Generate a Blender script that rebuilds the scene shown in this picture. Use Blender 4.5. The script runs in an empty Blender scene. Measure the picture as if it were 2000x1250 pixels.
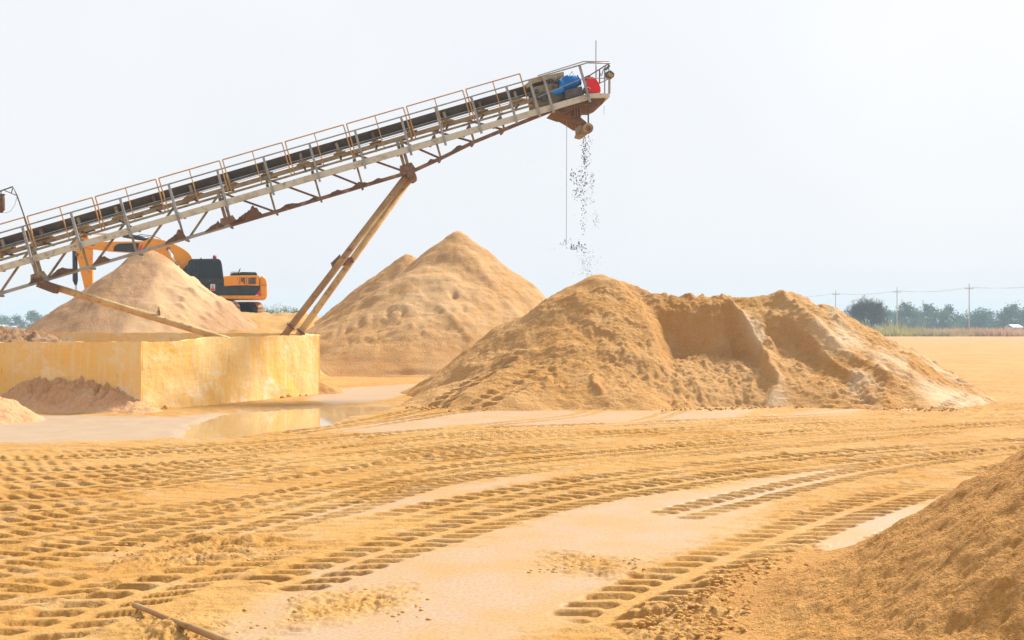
import bpy, math, random
import numpy as np
from mathutils import Vector, Matrix
random.seed(7); rng = np.random.default_rng(7)
scene = bpy.context.scene
COL = scene.collection
CAMH, HOR, F = 1.7, 636.0, 2000.0
R = math.radians

# ------------------------------------------------------------------ helpers
def W(px, py, D):
    return Vector(((px - 1000.0) / F * D, D, CAMH + (HOR - py) / F * D))
def G(px, py):                       # point of flat ground seen there
    D = CAMH * F / (py - HOR)
    return ((px - 1000.0) / F * D, D)
def tag(o, label=None, cat=None, group=None, kind=None):
    if label: o['label'] = label
    if cat: o['category'] = cat
    if group: o['group'] = group
    if kind: o['kind'] = kind
    return o
def thing(name, loc, label, cat, group=None):
    o = bpy.data.objects.new(name, None); COL.objects.link(o)
    o.location = loc; o.empty_display_size = 0.3
    return tag(o, label, cat, group)
def root_loc(p):
    v = Vector((0, 0, 0))
    while p is not None:
        v += Vector(p.location); p = p.parent
    return v
class MB:
    def __init__(s): s.v = []; s.f = []
    def add(s, vs, fs):
        b = len(s.v); s.v += [tuple(v) for v in vs]; s.f += [tuple(b + i for i in f) for f in fs]
    def box8(s, p):
        s.add(p, [(0,3,2,1),(4,5,6,7),(0,1,5,4),(1,2,6,5),(2,3,7,6),(3,0,4,7)])
    def box(s, c, d, rz=0.0):
        x, y, z = d[0]/2, d[1]/2, d[2]/2; M = Matrix.Rotation(rz, 3, 'Z'); c = Vector(c)
        s.box8([c + M @ Vector(q) for q in ((-x,-y,-z),(x,-y,-z),(x,y,-z),(-x,y,-z),(-x,-y,z),(x,-y,z),(x,y,z),(-x,y,z))])
    def bar(s, a, b, w, h, up=(0, 0, 1)):     # w across (depth), h along 'up'
        a = Vector(a); b = Vector(b); d = (b - a).normalized(); u = Vector(up)
        sd = d.cross(u)
        if sd.length < 1e-4: sd = d.cross(Vector((1, 0, 0)))
        sd.normalize(); u = sd.cross(d).normalized()
        sd *= w / 2; u *= h / 2
        s.box8([a-sd-u, a+sd-u, b+sd-u, b-sd-u, a-sd+u, a+sd+u, b+sd+u, b-sd+u])
    def chan(s, a, b, w, h, up=(0,0,1), t=0.012):   # C channel, web facing the camera
        a = Vector(a); b = Vector(b); d = (b - a).normalized()
        sd = d.cross(Vector(up)).normalized(); u = sd.cross(d).normalized()
        if sd.y > 0: sd = -sd
        s.bar(a + sd*0, b + sd*0, t, h, up)
        for k in (-1, 1):
            o = -sd * (w/2 + t/2) + u * k * (h/2 - t/2)
            s.bar(a + o, b + o, w, t, up)
    def tube(s, pts, r, n=8, cap=True):
        pts = [Vector(p) for p in pts]; m = len(pts)
        rs = r if isinstance(r, (list, tuple)) else [r] * m
        base = len(s.v); prev = None
        for i, p in enumerate(pts):
            d = (pts[min(i+1, m-1)] - pts[max(i-1, 0)]).normalized()
            if prev is None:
                x = d.cross(Vector((0, 0, 1)))
                if x.length < 1e-3: x = d.cross(Vector((1, 0, 0)))
            else: x = prev - d * prev.dot(d)
            x.normalize(); y = d.cross(x); prev = x
            for k in range(n):
                a = 2*math.pi*k/n
                s.v.append(tuple(p + (x*math.cos(a) + y*math.sin(a)) * rs[i]))
        for i in range(m-1):
            for k in range(n):
                k2 = (k+1) % n
                s.f.append((base+i*n+k, base+i*n+k2, base+(i+1)*n+k2, base+(i+1)*n+k))
        if cap:
            s.f.append(tuple(base+k for k in range(n))[::-1]); s.f.append(tuple(base+(m-1)*n+k for k in range(n)))
    def prism(s, poly, off):                       # polygon of 3D points pushed along off
        n = len(poly); off = Vector(off)
        a = [Vector(p) for p in poly]; b = [p + off for p in a]
        s.add(a + b, [tuple(range(n))[::-1], tuple(range(n, 2*n))] + [(i, (i+1) % n, n+(i+1) % n, n+i) for i in range(n)])
    def ball(s, c, r, nu=8, nv=5, jit=0.0, sq=(1,1,1)):
        base = len(s.v); c = Vector(c)
        for j in range(nv+1):
            th = math.pi*j/nv
            for i in range(nu):
                ph = 2*math.pi*i/nu; q = 1 + random.uniform(-jit, jit)
                s.v.append((c.x+r*q*sq[0]*math.sin(th)*math.cos(ph), c.y+r*q*sq[1]*math.sin(th)*math.sin(ph), c.z+r*q*sq[2]*math.cos(th)))
        for j in range(nv):
            for i in range(nu):
                s.f.append((base+j*nu+i, base+(j+1)*nu+i, base+(j+1)*nu+(i+1) % nu, base+j*nu+(i+1) % nu))
    def build(s, name, mat, parent=None, smooth=False, bevel=0.0, local=False):
        me = bpy.data.meshes.new(name)
        o0 = Vector((0,0,0)) if local else root_loc(parent)
        me.from_pydata([tuple(Vector(v) - o0) for v in s.v], [], s.f); me.update()
        me.materials.append(mat)
        o = bpy.data.objects.new(name, me); COL.objects.link(o); o.parent = parent
        if smooth: me.polygons.foreach_set('use_smooth', [True]*len(me.polygons))
        if bevel > 0:
            md = o.modifiers.new('bevel', 'BEVEL'); md.width = bevel; md.segments = 2; md.limit_method = 'ANGLE'
        return o
def one(fn, *a, **k):
    m = MB(); getattr(m, fn)(*a, **k); return m

def S(t):
    t = np.clip(t, 0, 1); return t*t*(3-2*t)
_gt = np.random.default_rng(3).uniform(0, 2*np.pi, 4096)
_gc, _gs = np.cos(_gt), np.sin(_gt)
def pn(x, y, seed=0):
    xi = np.floor(x).astype(np.int64); yi = np.floor(y).astype(np.int64); xf = x-xi; yf = y-yi
    def g(i, j, dx, dy):
        h = ((i*73856093) ^ (j*19349663) ^ (seed*83492791)); h = (h ^ (h >> 13)) * 1274126177; h = (h ^ (h >> 16)) & 4095
        return _gc[h]*dx + _gs[h]*dy
    u = xf*xf*xf*(xf*(xf*6-15)+10); v = yf*yf*yf*(yf*(yf*6-15)+10)
    a = g(xi, yi, xf, yf); b = g(xi+1, yi, xf-1, yf); c = g(xi, yi+1, xf, yf-1); d = g(xi+1, yi+1, xf-1, yf-1)
    return 1.5*((a*(1-u)+b*u)*(1-v) + (c*(1-u)+d*u)*v)
def fbm(x, y, o=4, seed=0, gain=0.5):
    r = 0; a = 1; f = 1
    for i in range(o):
        r = r + a*pn(x*f+i*17.3, y*f-i*9.1, seed+i); a *= gain; f *= 2.03
    return r

# ------------------------------------------------------------------ materials
def newmat(name):
    m = bpy.data.materials.new(name); m.use_nodes = True
    nt = m.node_tree; b = nt.nodes['Principled BSDF']
    return m, nt, b
def nd(nt, t, **k):
    n = nt.nodes.new(t)
    for a, v in k.items():
        if hasattr(n, a): setattr(n, a, v)
        else: n.inputs[a].default_value = v
    return n
def noise(nt, vec, scale, detail=4, rough=0.55):
    n = nt.nodes.new('ShaderNodeTexNoise'); n.inputs['Scale'].default_value = scale
    n.inputs['Detail'].default_value = detail; n.inputs['Roughness'].default_value = rough
    nt.links.new(vec, n.inputs['Vector']); return n.outputs['Fac']
def ramp(nt, fac, stops):
    n = nt.nodes.new('ShaderNodeValToRGB'); e = n.color_ramp.elements
    while len(e) < len(stops): e.new(0.5)
    for q, (p, c) in zip(e, stops): q.position = p; q.color = (*c, 1) if len(c) == 3 else c
    nt.links.new(fac, n.inputs['Fac']); return n.outputs['Color']
def mixc(nt, fac, a, b, mode='MIX'):
    n = nt.nodes.new('ShaderNodeMix'); n.data_type = 'RGBA'; n.blend_type = mode
    for s, v in ((n.inputs[0], fac), (n.inputs[6], a), (n.inputs[7], b)):
        if isinstance(v, (int, float)): s.default_value = v
        elif isinstance(v, tuple): s.default_value = (*v, 1) if len(v) == 3 else v
        else: nt.links.new(v, s)
    return n.outputs[2]
def pos(nt, scale=(1,1,1)):
    t = nt.nodes.new('ShaderNodeNewGeometry'); m = nt.nodes.new('ShaderNodeMapping')
    m.inputs['Scale'].default_value = scale; nt.links.new(t.outputs['Position'], m.inputs['Vector'])
    return m.outputs['Vector']
def bump(nt, b, h, strength, dist):
    n = nt.nodes.new('ShaderNodeBump'); n.inputs['Strength'].default_value = strength; n.inputs['Distance'].default_value = dist
    nt.links.new(h, n.inputs['Height'])
    nt.links.new(n.outputs['Normal'], b.inputs['Normal']); return n
def addf(nt, a, b, k=1.0):
    n = nt.nodes.new('ShaderNodeMath'); n.operation = 'MULTIPLY_ADD'
    nt.links.new(b, n.inputs[0]); n.inputs[1].default_value = k; nt.links.new(a, n.inputs[2]); return n.outputs[0]

def sand_mat(name, dry1, dry2, wet1, wet2, streak=None, bscale=1.0, bd=0.05, wr=0.85, k=0.85, pale=(0.74, 0.58, 0.36)):
    m, nt, b = newmat(name); p = pos(nt); L = nt.links
    big = noise(nt, p, 0.35, 4, 0.6); mid = noise(nt, p, 2.3, 5, 0.6); fine = noise(nt, p, 38, 3, 0.7)
    c = mixc(nt, ramp(nt, big, [(0.38, (0,0,0)), (0.62, (1,1,1))]), dry1, dry2)
    c = mixc(nt, ramp(nt, mid, [(0.50, (0,0,0)), (0.72, (0.55,0.55,0.55))]), c, pale)
    if streak:
        sv = noise(nt, pos(nt, streak), 1.0, 4, 0.6)
        c = mixc(nt, ramp(nt, sv, [(0.42, (0,0,0)), (0.62, (0.6,0.6,0.6))]), c, tuple(x*0.82 for x in dry2))
    w = mixc(nt, ramp(nt, noise(nt, p, 1.3, 5, 0.6), [(0.4, (0,0,0)), (0.62, (1,1,1))]), wet1, wet2)
    at = nt.nodes.new('ShaderNodeAttribute'); at.attribute_name = 'wet'
    c = mixc(nt, at.outputs['Fac'], c, w)
    grain = ramp(nt, fine, [(0.30, (0.80,0.79,0.77)), (0.70, (1.12,1.12,1.12))])
    c = mixc(nt, 1.0, c, grain, 'MULTIPLY')
    # damp grey-brown mud along the basin
    sx = nt.nodes.new('ShaderNodeSeparateXYZ'); L.new(p, sx.inputs[0])
    m1 = nt.nodes.new('ShaderNodeMapRange'); L.new(sx.outputs[1], m1.inputs[0]); m1.inputs[1].default_value = 13.5; m1.inputs[2].default_value = 16.0
    m2 = nt.nodes.new('ShaderNodeMapRange'); L.new(sx.outputs[0], m2.inputs[0]); m2.inputs[1].default_value = -2.0; m2.inputs[2].default_value = -5.0
    m3 = nt.nodes.new('ShaderNodeMath'); m3.operation = 'MULTIPLY'; L.new(m1.outputs[0], m3.inputs[0]); L.new(m2.outputs[0], m3.inputs[1])
    m4 = nt.nodes.new('ShaderNodeMath'); m4.operation = 'MULTIPLY'; L.new(m3.outputs[0], m4.inputs[0]); L.new(at.outputs['Fac'], m4.inputs[1])
    if name == 'sand_ground': c = mixc(nt, m4.outputs[0], c, mixc(nt, mid, (0.40,0.27,0.165), (0.58,0.43,0.30)))
    c = mixc(nt, 1.0, c, (k, k, k), 'MULTIPLY')
    L.new(c, b.inputs['Base Color'])
    mr = nt.nodes.new('ShaderNodeMapRange'); mr.inputs[1].default_value = 0; mr.inputs[2].default_value = 1
    mr.inputs[3].default_value = 0.95; mr.inputs[4].default_value = wr; L.new(at.outputs['Fac'], mr.inputs[0]); L.new(mr.outputs[0], b.inputs['Roughness'])
    b.inputs['Specular IOR Level'].default_value = 0.25
    h = addf(nt, noise(nt, p, 14*bscale, 5, 0.65), noise(nt, p, 70*bscale, 3, 0.6), 0.35)
    inv = nt.nodes.new('ShaderNodeMath'); inv.operation = 'MULTIPLY_ADD'; L.new(at.outputs['Fac'], inv.inputs[0]); inv.inputs[1].default_value = -0.8; inv.inputs[2].default_value = 1.0
    bn = bump(nt, b, h, 1.0, bd); L.new(inv.outputs[0], bn.inputs['Strength'])
    return m
M = {}
M['ground'] = sand_mat('sand_ground', (0.60,0.340,0.110), (0.54,0.275,0.065), (0.54,0.365,0.225), (0.55,0.335,0.14), pale=(0.60,0.41,0.215), bd=0.016, wr=0.6, k=0.80)
M['pile_gold'] = sand_mat('sand_gold', (0.67,0.375,0.140), (0.61,0.305,0.080), (0.74,0.55,0.36), (0.70,0.48,0.27), pale=(0.70,0.44,0.20))
M['pile_tan'] = sand_mat('sand_tan', (0.67,0.395,0.175), (0.66,0.355,0.125), (0.64,0.44,0.25), (0.64,0.43,0.22), streak=(0.35,0.35,4.5), pale=(0.62,0.46,0.29))
M['pile_pink'] = sand_mat('sand_pink', (0.58,0.345,0.185), (0.54,0.305,0.14), (0.70,0.46,0.25), (0.70,0.44,0.22), pale=(0.68,0.44,0.25))  # wet pair here tints the pile's painted sunlit flank
M['pile_near'] = sand_mat('sand_near', (0.62,0.315,0.085), (0.53,0.25,0.065), (0.6,0.45,0.3), (0.6,0.45,0.3), pale=(0.66,0.36,0.12))
M['mound_brown'] = sand_mat('sand_brown', (0.46,0.27,0.15), (0.40,0.22,0.11), (0.6,0.45,0.3), (0.6,0.45,0.3), pale=(0.5,0.33,0.2))
def paint(name, c1, c2, c3=None, scale=6, rough=0.6, metal=0.0, lo=0.5, hi=0.62, b=0.3, stretch=(1,1,1), spec=0.4, bd=0.004):
    m, nt, bs = newmat(name); p = pos(nt, stretch)
    n1 = noise(nt, p, scale, 6, 0.65)
    c = mixc(nt, ramp(nt, n1, [(lo, (0,0,0)), (hi, (1,1,1))]), c1, c2)
    if c3: c = mixc(nt, ramp(nt, noise(nt, p, scale*2.7, 5, 0.7), [(0.55, (0,0,0)), (0.68, (0.9,0.9,0.9))]), c, c3)
    nt.links.new(c, bs.inputs['Base Color']); bs.inputs['Roughness'].default_value = rough
    bs.inputs['Metallic'].default_value = metal; bs.inputs['Specular IOR Level'].default_value = spec
    if b: bump(nt, bs, noise(nt, p, scale*6, 4), b, bd)
    return m
M['steel_beige'] = paint('beige_steel', (0.60,0.59,0.50), (0.46,0.43,0.34), (0.30,0.19,0.10), 2.2, 0.6)
M['steel_olive'] = paint('olive_steel', (0.30,0.25,0.15), (0.16,0.10,0.05), (0.38,0.31,0.18), 4, 0.7)
M['steel_tan'] = paint('tan_steel', (0.42,0.32,0.17), (0.25,0.13,0.06), (0.48,0.40,0.27), 3, 0.7)
M['rust'] = paint('rust', (0.19,0.11,0.075), (0.27,0.16,0.10), (0.40,0.29,0.18), 3, 0.9, b=0.6)
M['brown'] = paint('brown_plate', (0.15,0.08,0.04), (0.10,0.055,0.03), (0.30,0.19,0.1), 4, 0.85, b=0.5)
M['grey_steel'] = paint('grey_steel', (0.36,0.37,0.37), (0.26,0.27,0.27), (0.30,0.2,0.12), 3, 0.5, 0.3)
M['dark_steel'] = paint('dark_steel', (0.085,0.085,0.09), (0.13,0.11,0.09), (0.2,0.13,0.08), 5, 0.6)
M['orange_paint'] = paint('orange_paint', (0.62,0.33,0.09), (0.52,0.27,0.08), (0.46,0.41,0.34), 4, 0.55)
M['rubber'] = paint('rubber_belt', (0.105,0.088,0.068), (0.15,0.125,0.095), None, 3, 0.85)
M['pipe_ochre'] = paint('ochre_pipe', (0.66,0.45,0.20), (0.48,0.28,0.11), (0.20,0.10,0.05), 2.4, 0.75, lo=0.45, hi=0.66, b=0.5)
M['pipe_dark'] = paint('brown_pipe', (0.36,0.20,0.08), (0.48,0.30,0.13), (0.15,0.08,0.04), 2.4, 0.8, lo=0.45, hi=0.66, b=0.5)
M['blue'] = paint('blue_paint', (0.005,0.22,0.68), (0.005,0.17,0.52), None, 8, 0.4)
M['red'] = paint('red_paint', (0.85,0.012,0.008), (0.7,0.01,0.006), None, 8, 0.45, b=0.1)
M['ex_orange'] = paint('excavator_orange', (0.90,0.36,0.004), (0.84,0.31,0.004), (0.55,0.22,0.05), 1.5, 0.4, lo=0.5, hi=0.8, b=0.05)
M['ex_black'] = paint('excavator_black', (0.018,0.022,0.026), (0.03,0.035,0.038), None, 3, 0.35)
M['glass'] = paint('tinted_glass', (0.012,0.02,0.026), (0.016,0.026,0.032), None, 1, 0.12, b=0)
M['chrome'] = paint('piston_rod', (0.7,0.7,0.7), (0.6,0.6,0.6), None, 3, 0.25, 0.7)
M['white'] = paint('white_paint', (0.8,0.8,0.78), (0.7,0.7,0.68), None, 3, 0.5, b=0)
M['sign_red'] = paint('sign_red', (0.7,0.03,0.05), (0.6,0.03,0.05), None, 3, 0.5, b=0)
M['muddy_track'] = paint('sandy_track', (0.42,0.25,0.12), (0.24,0.14,0.07), (0.1,0.07,0.05), 5, 0.9)
M['grain'] = paint('grain_dark', (0.12,0.10,0.09), (0.05,0.045,0.045), None, 30, 0.9, b=0)
M['concrete_grey'] = paint('pale_concrete', (0.5,0.5,0.48), (0.42,0.42,0.4), None, 3, 0.8)
M['bark'] = paint('bark', (0.11,0.08,0.06), (0.17,0.13,0.09), None, 4, 0.9)
M['twig'] = paint('dry_twig', (0.075,0.048,0.03), (0.11,0.07,0.045), None, 2, 0.9, b=0)
M['roof_white'] = paint('white_roof', (0.75,0.76,0.78), (0.65,0.66,0.68), None, 0.6, 0.5, b=0)
def translucent(nt, b, c, k):
    t = nt.nodes.new('ShaderNodeBsdfTranslucent'); x = nt.nodes.new('ShaderNodeMixShader'); x.inputs[0].default_value = k
    if isinstance(c, tuple): t.inputs[0].default_value = (*c, 1)
    else: nt.links.new(c, t.inputs[0])
    nt.links.new(b.outputs[0], x.inputs[1]); nt.links.new(t.outputs[0], x.inputs[2]); nt.links.new(x.outputs[0], nt.nodes['Material Output'].inputs['Surface'])
def leaf(name, a, bb):
    m = paint(name, a, bb, None, 0.8, 0.8, lo=0.4, hi=0.6, b=0, spec=0.2)
    translucent(m.node_tree, m.node_tree.nodes['Principled BSDF'], bb, 0.35); return m
M['leaf_far'] = leaf('leaf_far', (0.035,0.085,0.06), (0.065,0.12,0.08))
M['leaf_mid'] = leaf('leaf_mid', (0.06,0.10,0.05), (0.10,0.14,0.07))
M['leaf_olive'] = leaf('leaf_olive', (0.16,0.24,0.08), (0.22,0.28,0.11))
M['leaf_dry'] = leaf('leaf_dry', (0.08,0.058,0.035), (0.11,0.08,0.05))
def grass_mat():
    m, nt, b = newmat('grass_strip'); p = pos(nt)
    c = ramp(nt, noise(nt, p, 0.045, 3, 0.6), [(0.35, (0.25,0.30,0.06)), (0.47, (0.36,0.36,0.07)), (0.55, (0.30,0.23,0.11)), (0.66, (0.46,0.42,0.10))])
    sx = nt.nodes.new('ShaderNodeSeparateXYZ'); nt.links.new(p, sx.inputs[0])
    mr = nt.nodes.new('ShaderNodeMapRange'); nt.links.new(sx.outputs[0], mr.inputs[0]); mr.inputs[1].default_value = 68; mr.inputs[2].default_value = 76
    c = mixc(nt, mr.outputs[0], c, ramp(nt, noise(nt, p, 0.3, 3), [(0.4, (0.40,0.22,0.11)), (0.6, (0.50,0.31,0.16))]))
    nt.links.new(c, b.inputs['Base Color']); b.inputs['Roughness'].default_value = 0.9; translucent(nt, b, c, 0.5); return m
M['grass'] = grass_mat()
M['crumb'] = paint('sand_crumb', (0.58,0.34,0.12), (0.50,0.28,0.08), None, 9, 0.95, b=0, spec=0.1)
def wall_mat():
    m, nt, b = newmat('stained_concrete'); L = nt.links
    p = pos(nt)
    c = mixc(nt, ramp(nt, noise(nt, p, 0.75, 5, 0.6), [(0.40, (0,0,0)), (0.6, (1,1,1))]), (0.90,0.54,0.14), (0.88,0.61,0.25))
    st = noise(nt, pos(nt, (5, 5, 0.55)), 1.5, 6, 0.7)
    c = mixc(nt, ramp(nt, st, [(0.50, (0,0,0)), (0.60, (0.6,0.6,0.6))]), c, (0.84,0.66,0.38))
    pt = noise(nt, pos(nt, (1, 1, 1.6)), 1.1, 8, 0.75)
    c = mixc(nt, ramp(nt, pt, [(0.53, (0,0,0)), (0.64, (0.65,0.65,0.65))]), c, (0.88,0.80,0.64))
    dk = noise(nt, pos(nt, (6, 6, 0.8)), 1.9, 6, 0.7)
    c = mixc(nt, ramp(nt, dk, [(0.63, (0,0,0)), (0.70, (0.7,0.7,0.7))]), c, (0.40,0.26,0.06))
    L.new(c, b.inputs['Base Color']); b.inputs['Roughness'].default_value = 0.85; b.inputs['Specular IOR Level'].default_value = 0.2
    bump(nt, b, addf(nt, noise(nt, p, 8, 6), pt, 0.6), 0.5, 0.03); return m
M['wall'] = wall_mat()
def water_mat():
    m, nt, b = newmat('puddle_water'); b.inputs['Base Color'].default_value = (0.42,0.28,0.13,1)
    b.inputs['Roughness'].default_value = 0.04; b.inputs['IOR'].default_value = 1.33; b.inputs['Specular IOR Level'].default_value = 1.0
    bump(nt, b, noise(nt, pos(nt), 3, 3), 0.05, 0.01); return m
M['water'] = water_mat()

# ------------------------------------------------------------------ camera, light, sky
cam = bpy.data.objects.new('camera', bpy.data.cameras.new('camera')); COL.objects.link(cam)
cam.location = (0, 0, CAMH); cam.rotation_euler = (R(90), 0, 0)
cam.data.sensor_width = 36; cam.data.lens = 36; cam.data.shift_y = 11/2000
cam.data.clip_start = 0.1; cam.data.clip_end = 9000
scene.camera = cam
SUN_EL, SUN_AZ = 42, 48          # azimuth clockwise from +Y (away from camera) towards +X
sl = bpy.data.lights.new('sun', 'SUN'); sl.energy = 5.0; sl.angle = R(8); sl.color = (1.0, 0.94, 0.84)
so = bpy.data.objects.new('sun', sl); COL.objects.link(so)
dv = Vector((math.sin(R(SUN_AZ))*math.cos(R(SUN_EL)), math.cos(R(SUN_AZ))*math.cos(R(SUN_EL)), math.sin(R(SUN_EL))))
so.rotation_euler = dv.to_track_quat('Z', 'Y').to_euler(); so.location = dv*100
w = bpy.data.worlds.new('World'); scene.world = w; w.use_nodes = True
nt = w.node_tree; bg = nt.nodes['Background']
sky = nt.nodes.new('ShaderNodeTexSky'); sky.sky_type = 'NISHITA'; sky.sun_disc = False
sky.sun_elevation = R(SUN_EL); sky.sun_rotation = R(SUN_AZ); sky.dust_density = 6; sky.air_density = 1.2; sky.ozone_density = 1.0
tc = nt.nodes.new('ShaderNodeTexCoord')
cl = nt.nodes.new('ShaderNodeTexNoise'); cl.inputs['Scale'].default_value = 2.2; cl.inputs['Detail'].default_value = 4
nt.links.new(tc.outputs['Generated'], cl.inputs['Vector'])
cc = ramp(nt, cl.outputs['Fac'], [(0.35, (8.9, 9.15, 9.6)), (0.65, (9.5, 9.6, 9.8))])
mx = mixc(nt, 0.93, sky.outputs['Color'], cc)     # an even overcast deck over the clear sky
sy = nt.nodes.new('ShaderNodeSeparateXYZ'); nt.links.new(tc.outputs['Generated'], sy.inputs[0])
gr = ramp(nt, sy.outputs[1], [(0.0, (0.56,0.56,0.56)), (0.25, (1,1,1))])   # sky dimmed behind the camera so faces turned to it shade darker
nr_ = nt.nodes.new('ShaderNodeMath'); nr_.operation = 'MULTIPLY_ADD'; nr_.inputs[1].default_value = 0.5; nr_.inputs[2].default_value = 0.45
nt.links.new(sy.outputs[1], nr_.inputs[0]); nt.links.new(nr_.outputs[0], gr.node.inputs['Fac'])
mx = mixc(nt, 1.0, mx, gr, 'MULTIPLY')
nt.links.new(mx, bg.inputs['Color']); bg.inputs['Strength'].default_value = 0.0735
vs = scene.view_settings; vs.view_transform = 'Standard'; vs.look = 'None'; vs.exposure = 0.5; vs.gamma = 1
scene.cycles.volume_bounces = 1; scene.cycles.max_bounces = 8; scene.cycles.transparent_max_bounces = 8

# haze
mh, nt, b = newmat('haze'); nt.nodes.remove(b)
pv = nt.nodes.new('ShaderNodeVolumePrincipled'); pv.inputs['Color'].default_value = (0.50, 0.75, 1.0, 1); pv.inputs['Density'].default_value = 0.0011
pv.inputs['Anisotropy'].default_value = 0.0
nt.links.new(pv.outputs[0], nt.nodes['Material Output'].inputs['Volume'])
hz = one('box8', [(-1500,-60,-4),(1500,-60,-4),(1500,900,-4),(-1500,900,-4),(-1500,-60,14),(1500,-60,14),(1500,900,14),(-1500,900,14)]).build('haze', mh)
tag(hz, kind='stuff')

# ------------------------------------------------------------------ terrain functions
def base(X, Y):
    right = S((-X - 6.0 - 0.15*(Y-34)) / 1.6)
    pl = right * S((Y - 32.6)/2.0)
    z = 1.35 + 0.82*S((Y-38)/8)*S((X+21)/5)
    z = z * (1 - S((Y-64)/45))
    bm = 0.24*fbm(X*0.55, Y*0.45, 4, 31) * S((Y-34)/3)
    return pl*(z+bm)
def seg_h(X, Y, pts, slope, rnd=0.25):
    """height of heaped sand whose crest runs through pts (x, y, z)"""
    out = None
    if len(pts) == 1: pts = [pts[0], (pts[0][0]+0.01, pts[0][1], pts[0][2])]
    for (x0, y0, z0), (x1, y1, z1) in zip(pts[:-1], pts[1:]):
        dx, dy = x1-x0, y1-y0; L = dx*dx+dy*dy
        t = np.clip(((X-x0)*dx + (Y-y0)*dy)/L, 0, 1)
        d = np.hypot(X-x0-t*dx, Y-y0-t*dy)
        h = z0 + t*(z1-z0) - slope*(np.sqrt(d*d+rnd*rnd)-rnd)
        out = h if out is None else np.maximum(out, h)
    return out
def smax(a, b, k=0.12):
    h = np.clip(0.5+0.5*(a-b)/k, 0, 1); return b+(a-b)*h + k*h*(1-h)
def smin(a, b, k=0.12): return -smax(-a, -b, k)
def crest(l): return [tuple(W(*q)) for q in l]
def ridge(X, Y, pts, amp, wid):          # soft raised line, pts (x,y)
    d = np.full(X.shape, 1e9)
    for (x0, y0), (x1, y1) in zip(pts[:-1], pts[1:]):
        dx, dy = x1-x0, y1-y0
        t = np.clip(((X-x0)*dx+(Y-y0)*dy)/(dx*dx+dy*dy), 0, 1)
        d = np.minimum(d, np.hypot(X-x0-t*dx, Y-y0-t*dy))
    return amp*np.exp(-(d/wid)**2)

# tyre tracks : polylines in photo-plan coordinates turned into ground points
def spline(P, n=10):
    P = [np.array(p, float) for p in P]; out = []
    for i in range(len(P)-1):
        p0 = P[max(i-1, 0)]; p1 = P[i]; p2 = P[i+1]; p3 = P[min(i+2, len(P)-1)]
        for t in np.linspace(0, 1, n, endpoint=False):
            out.append(0.5*((2*p1)+(-p0+p2)*t+(2*p0-5*p1+4*p2-p3)*t*t+(-p0+3*p1-3*p2+p3)*t**3))
    out.append(P[-1]); return np.array(out)
TR = []      # (points, width, depth, pitch, skew)
def track(pxs, w=0.56, dep=0.042, pitch=0.17, skew=0.75, world=False):
    pts = spline(pxs if world else [G(*p) for p in pxs], 8)
    TR.append((pts, w, dep, pitch, skew, len(TR)))
low = [(-100,1235),(120,1170),(400,1075),(650,1004),(860,945),(1150,908),(1450,880),(1800,850),(2200,825)]
up  = [(-250,880),(150,878),(420,868),(700,848),(900,836),(1150,828),(1450,816),(1800,800),(2300,775)]
r_ = random.Random(11)
us = [(i+.5)/13 for i in (3,11,0,7,5,12,9,1,6,10,2,8,4)]
for u in us:
    a, bb = u, min(1, max(0, u + r_.uniform(-0.05, 0.05)))
    pts = []
    for i, (l, q) in enumerate(zip(low, up)):
        uu = a + (bb-a)*i/8 + r_.uniform(-0.01, 0.01)
        # interpolate in inverse-distance so tracks spread evenly over the ground
        dl, dq = 1/(l[1]-HOR), 1/(q[1]-HOR); d = dl + (dq-dl)*uu
        pts.append((l[0]+(q[0]-l[0])*uu, HOR+1/d))
    track(pts, w=r_.uniform(0.5, 0.62), dep=r_.uniform(0.055, 0.08), pitch=r_.uniform(0.17, 0.24), skew=r_.uniform(0.6, 1.0))
for k in range(7):                          # crossing runs on the far field, right
    y0 = r_.uniform(690, 800); y1 = r_.uniform(675, 790)
    track([(1500, y0+10), (1700, (y0*2+y1)/3), (1850, (y0+y1*2)/3), (2150, y1), (2700, y1-6)], dep=0.03, pitch=0.22)
track([(1640,770),(1720,800),(1800,808),(1900,790),(2050,765),(2300,750)], dep=0.06)
track([(1690,760),(1760,795),(1850,812),(2000,800),(2300,775)], dep=0.05)
track([(1800,765),(1870,772),(1920,790),(1900,812),(1800,826),(1500,838)], dep=0.06)
# lanes in front of the main pile
track([(960,838),(1100,835),(1250,822),(1330,800),(1400,792)], w=0.5, dep=0.035)
track([(560,880),(760,855),(950,830),(1120,812),(1165,798)], w=0.5, dep=0.035)
track([(420,860),(620,843),(760,824),(880,806),(960,798),(1050,790),(1080,787)], w=0.5, dep=0.10, pitch=0.26)
track([(560,846),(700,824),(760,813),(800,804),(850,796),(900,790),(960,784),(1030,779)], w=0.55, dep=0.15, pitch=0.28)
# the clear tracks of the foreground
track([(-60,1262),(90,1225),(300,1150),(560,1062),(760,1012),(1000,962),(1250,925),(1550,893),(1900,868),(2200,850)], w=0.58, dep=0.08, pitch=0.22)
track([(515,1150),(640,1112),(760,1072),(900,1030),(1050,990),(1250,955),(1500,920),(1800,893),(2200,868)], w=0.62, dep=0.095, pitch=0.21)
track([(1300,1010),(1420,980),(1560,947),(1700,918),(1900,890),(2150,868)], w=0.55, dep=0.075, pitch=0.20)
track([(1150,1222),(1270,1157),(1400,1097),(1530,1045),(1680,990),(1850,942),(2000,912),(2200,880)], w=0.64, dep=0.10, pitch=0.21)
track([(1730,1062),(1850,1020),(1960,975),(2050,940)], w=0.5, dep=0.05, pitch=0.15)

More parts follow.
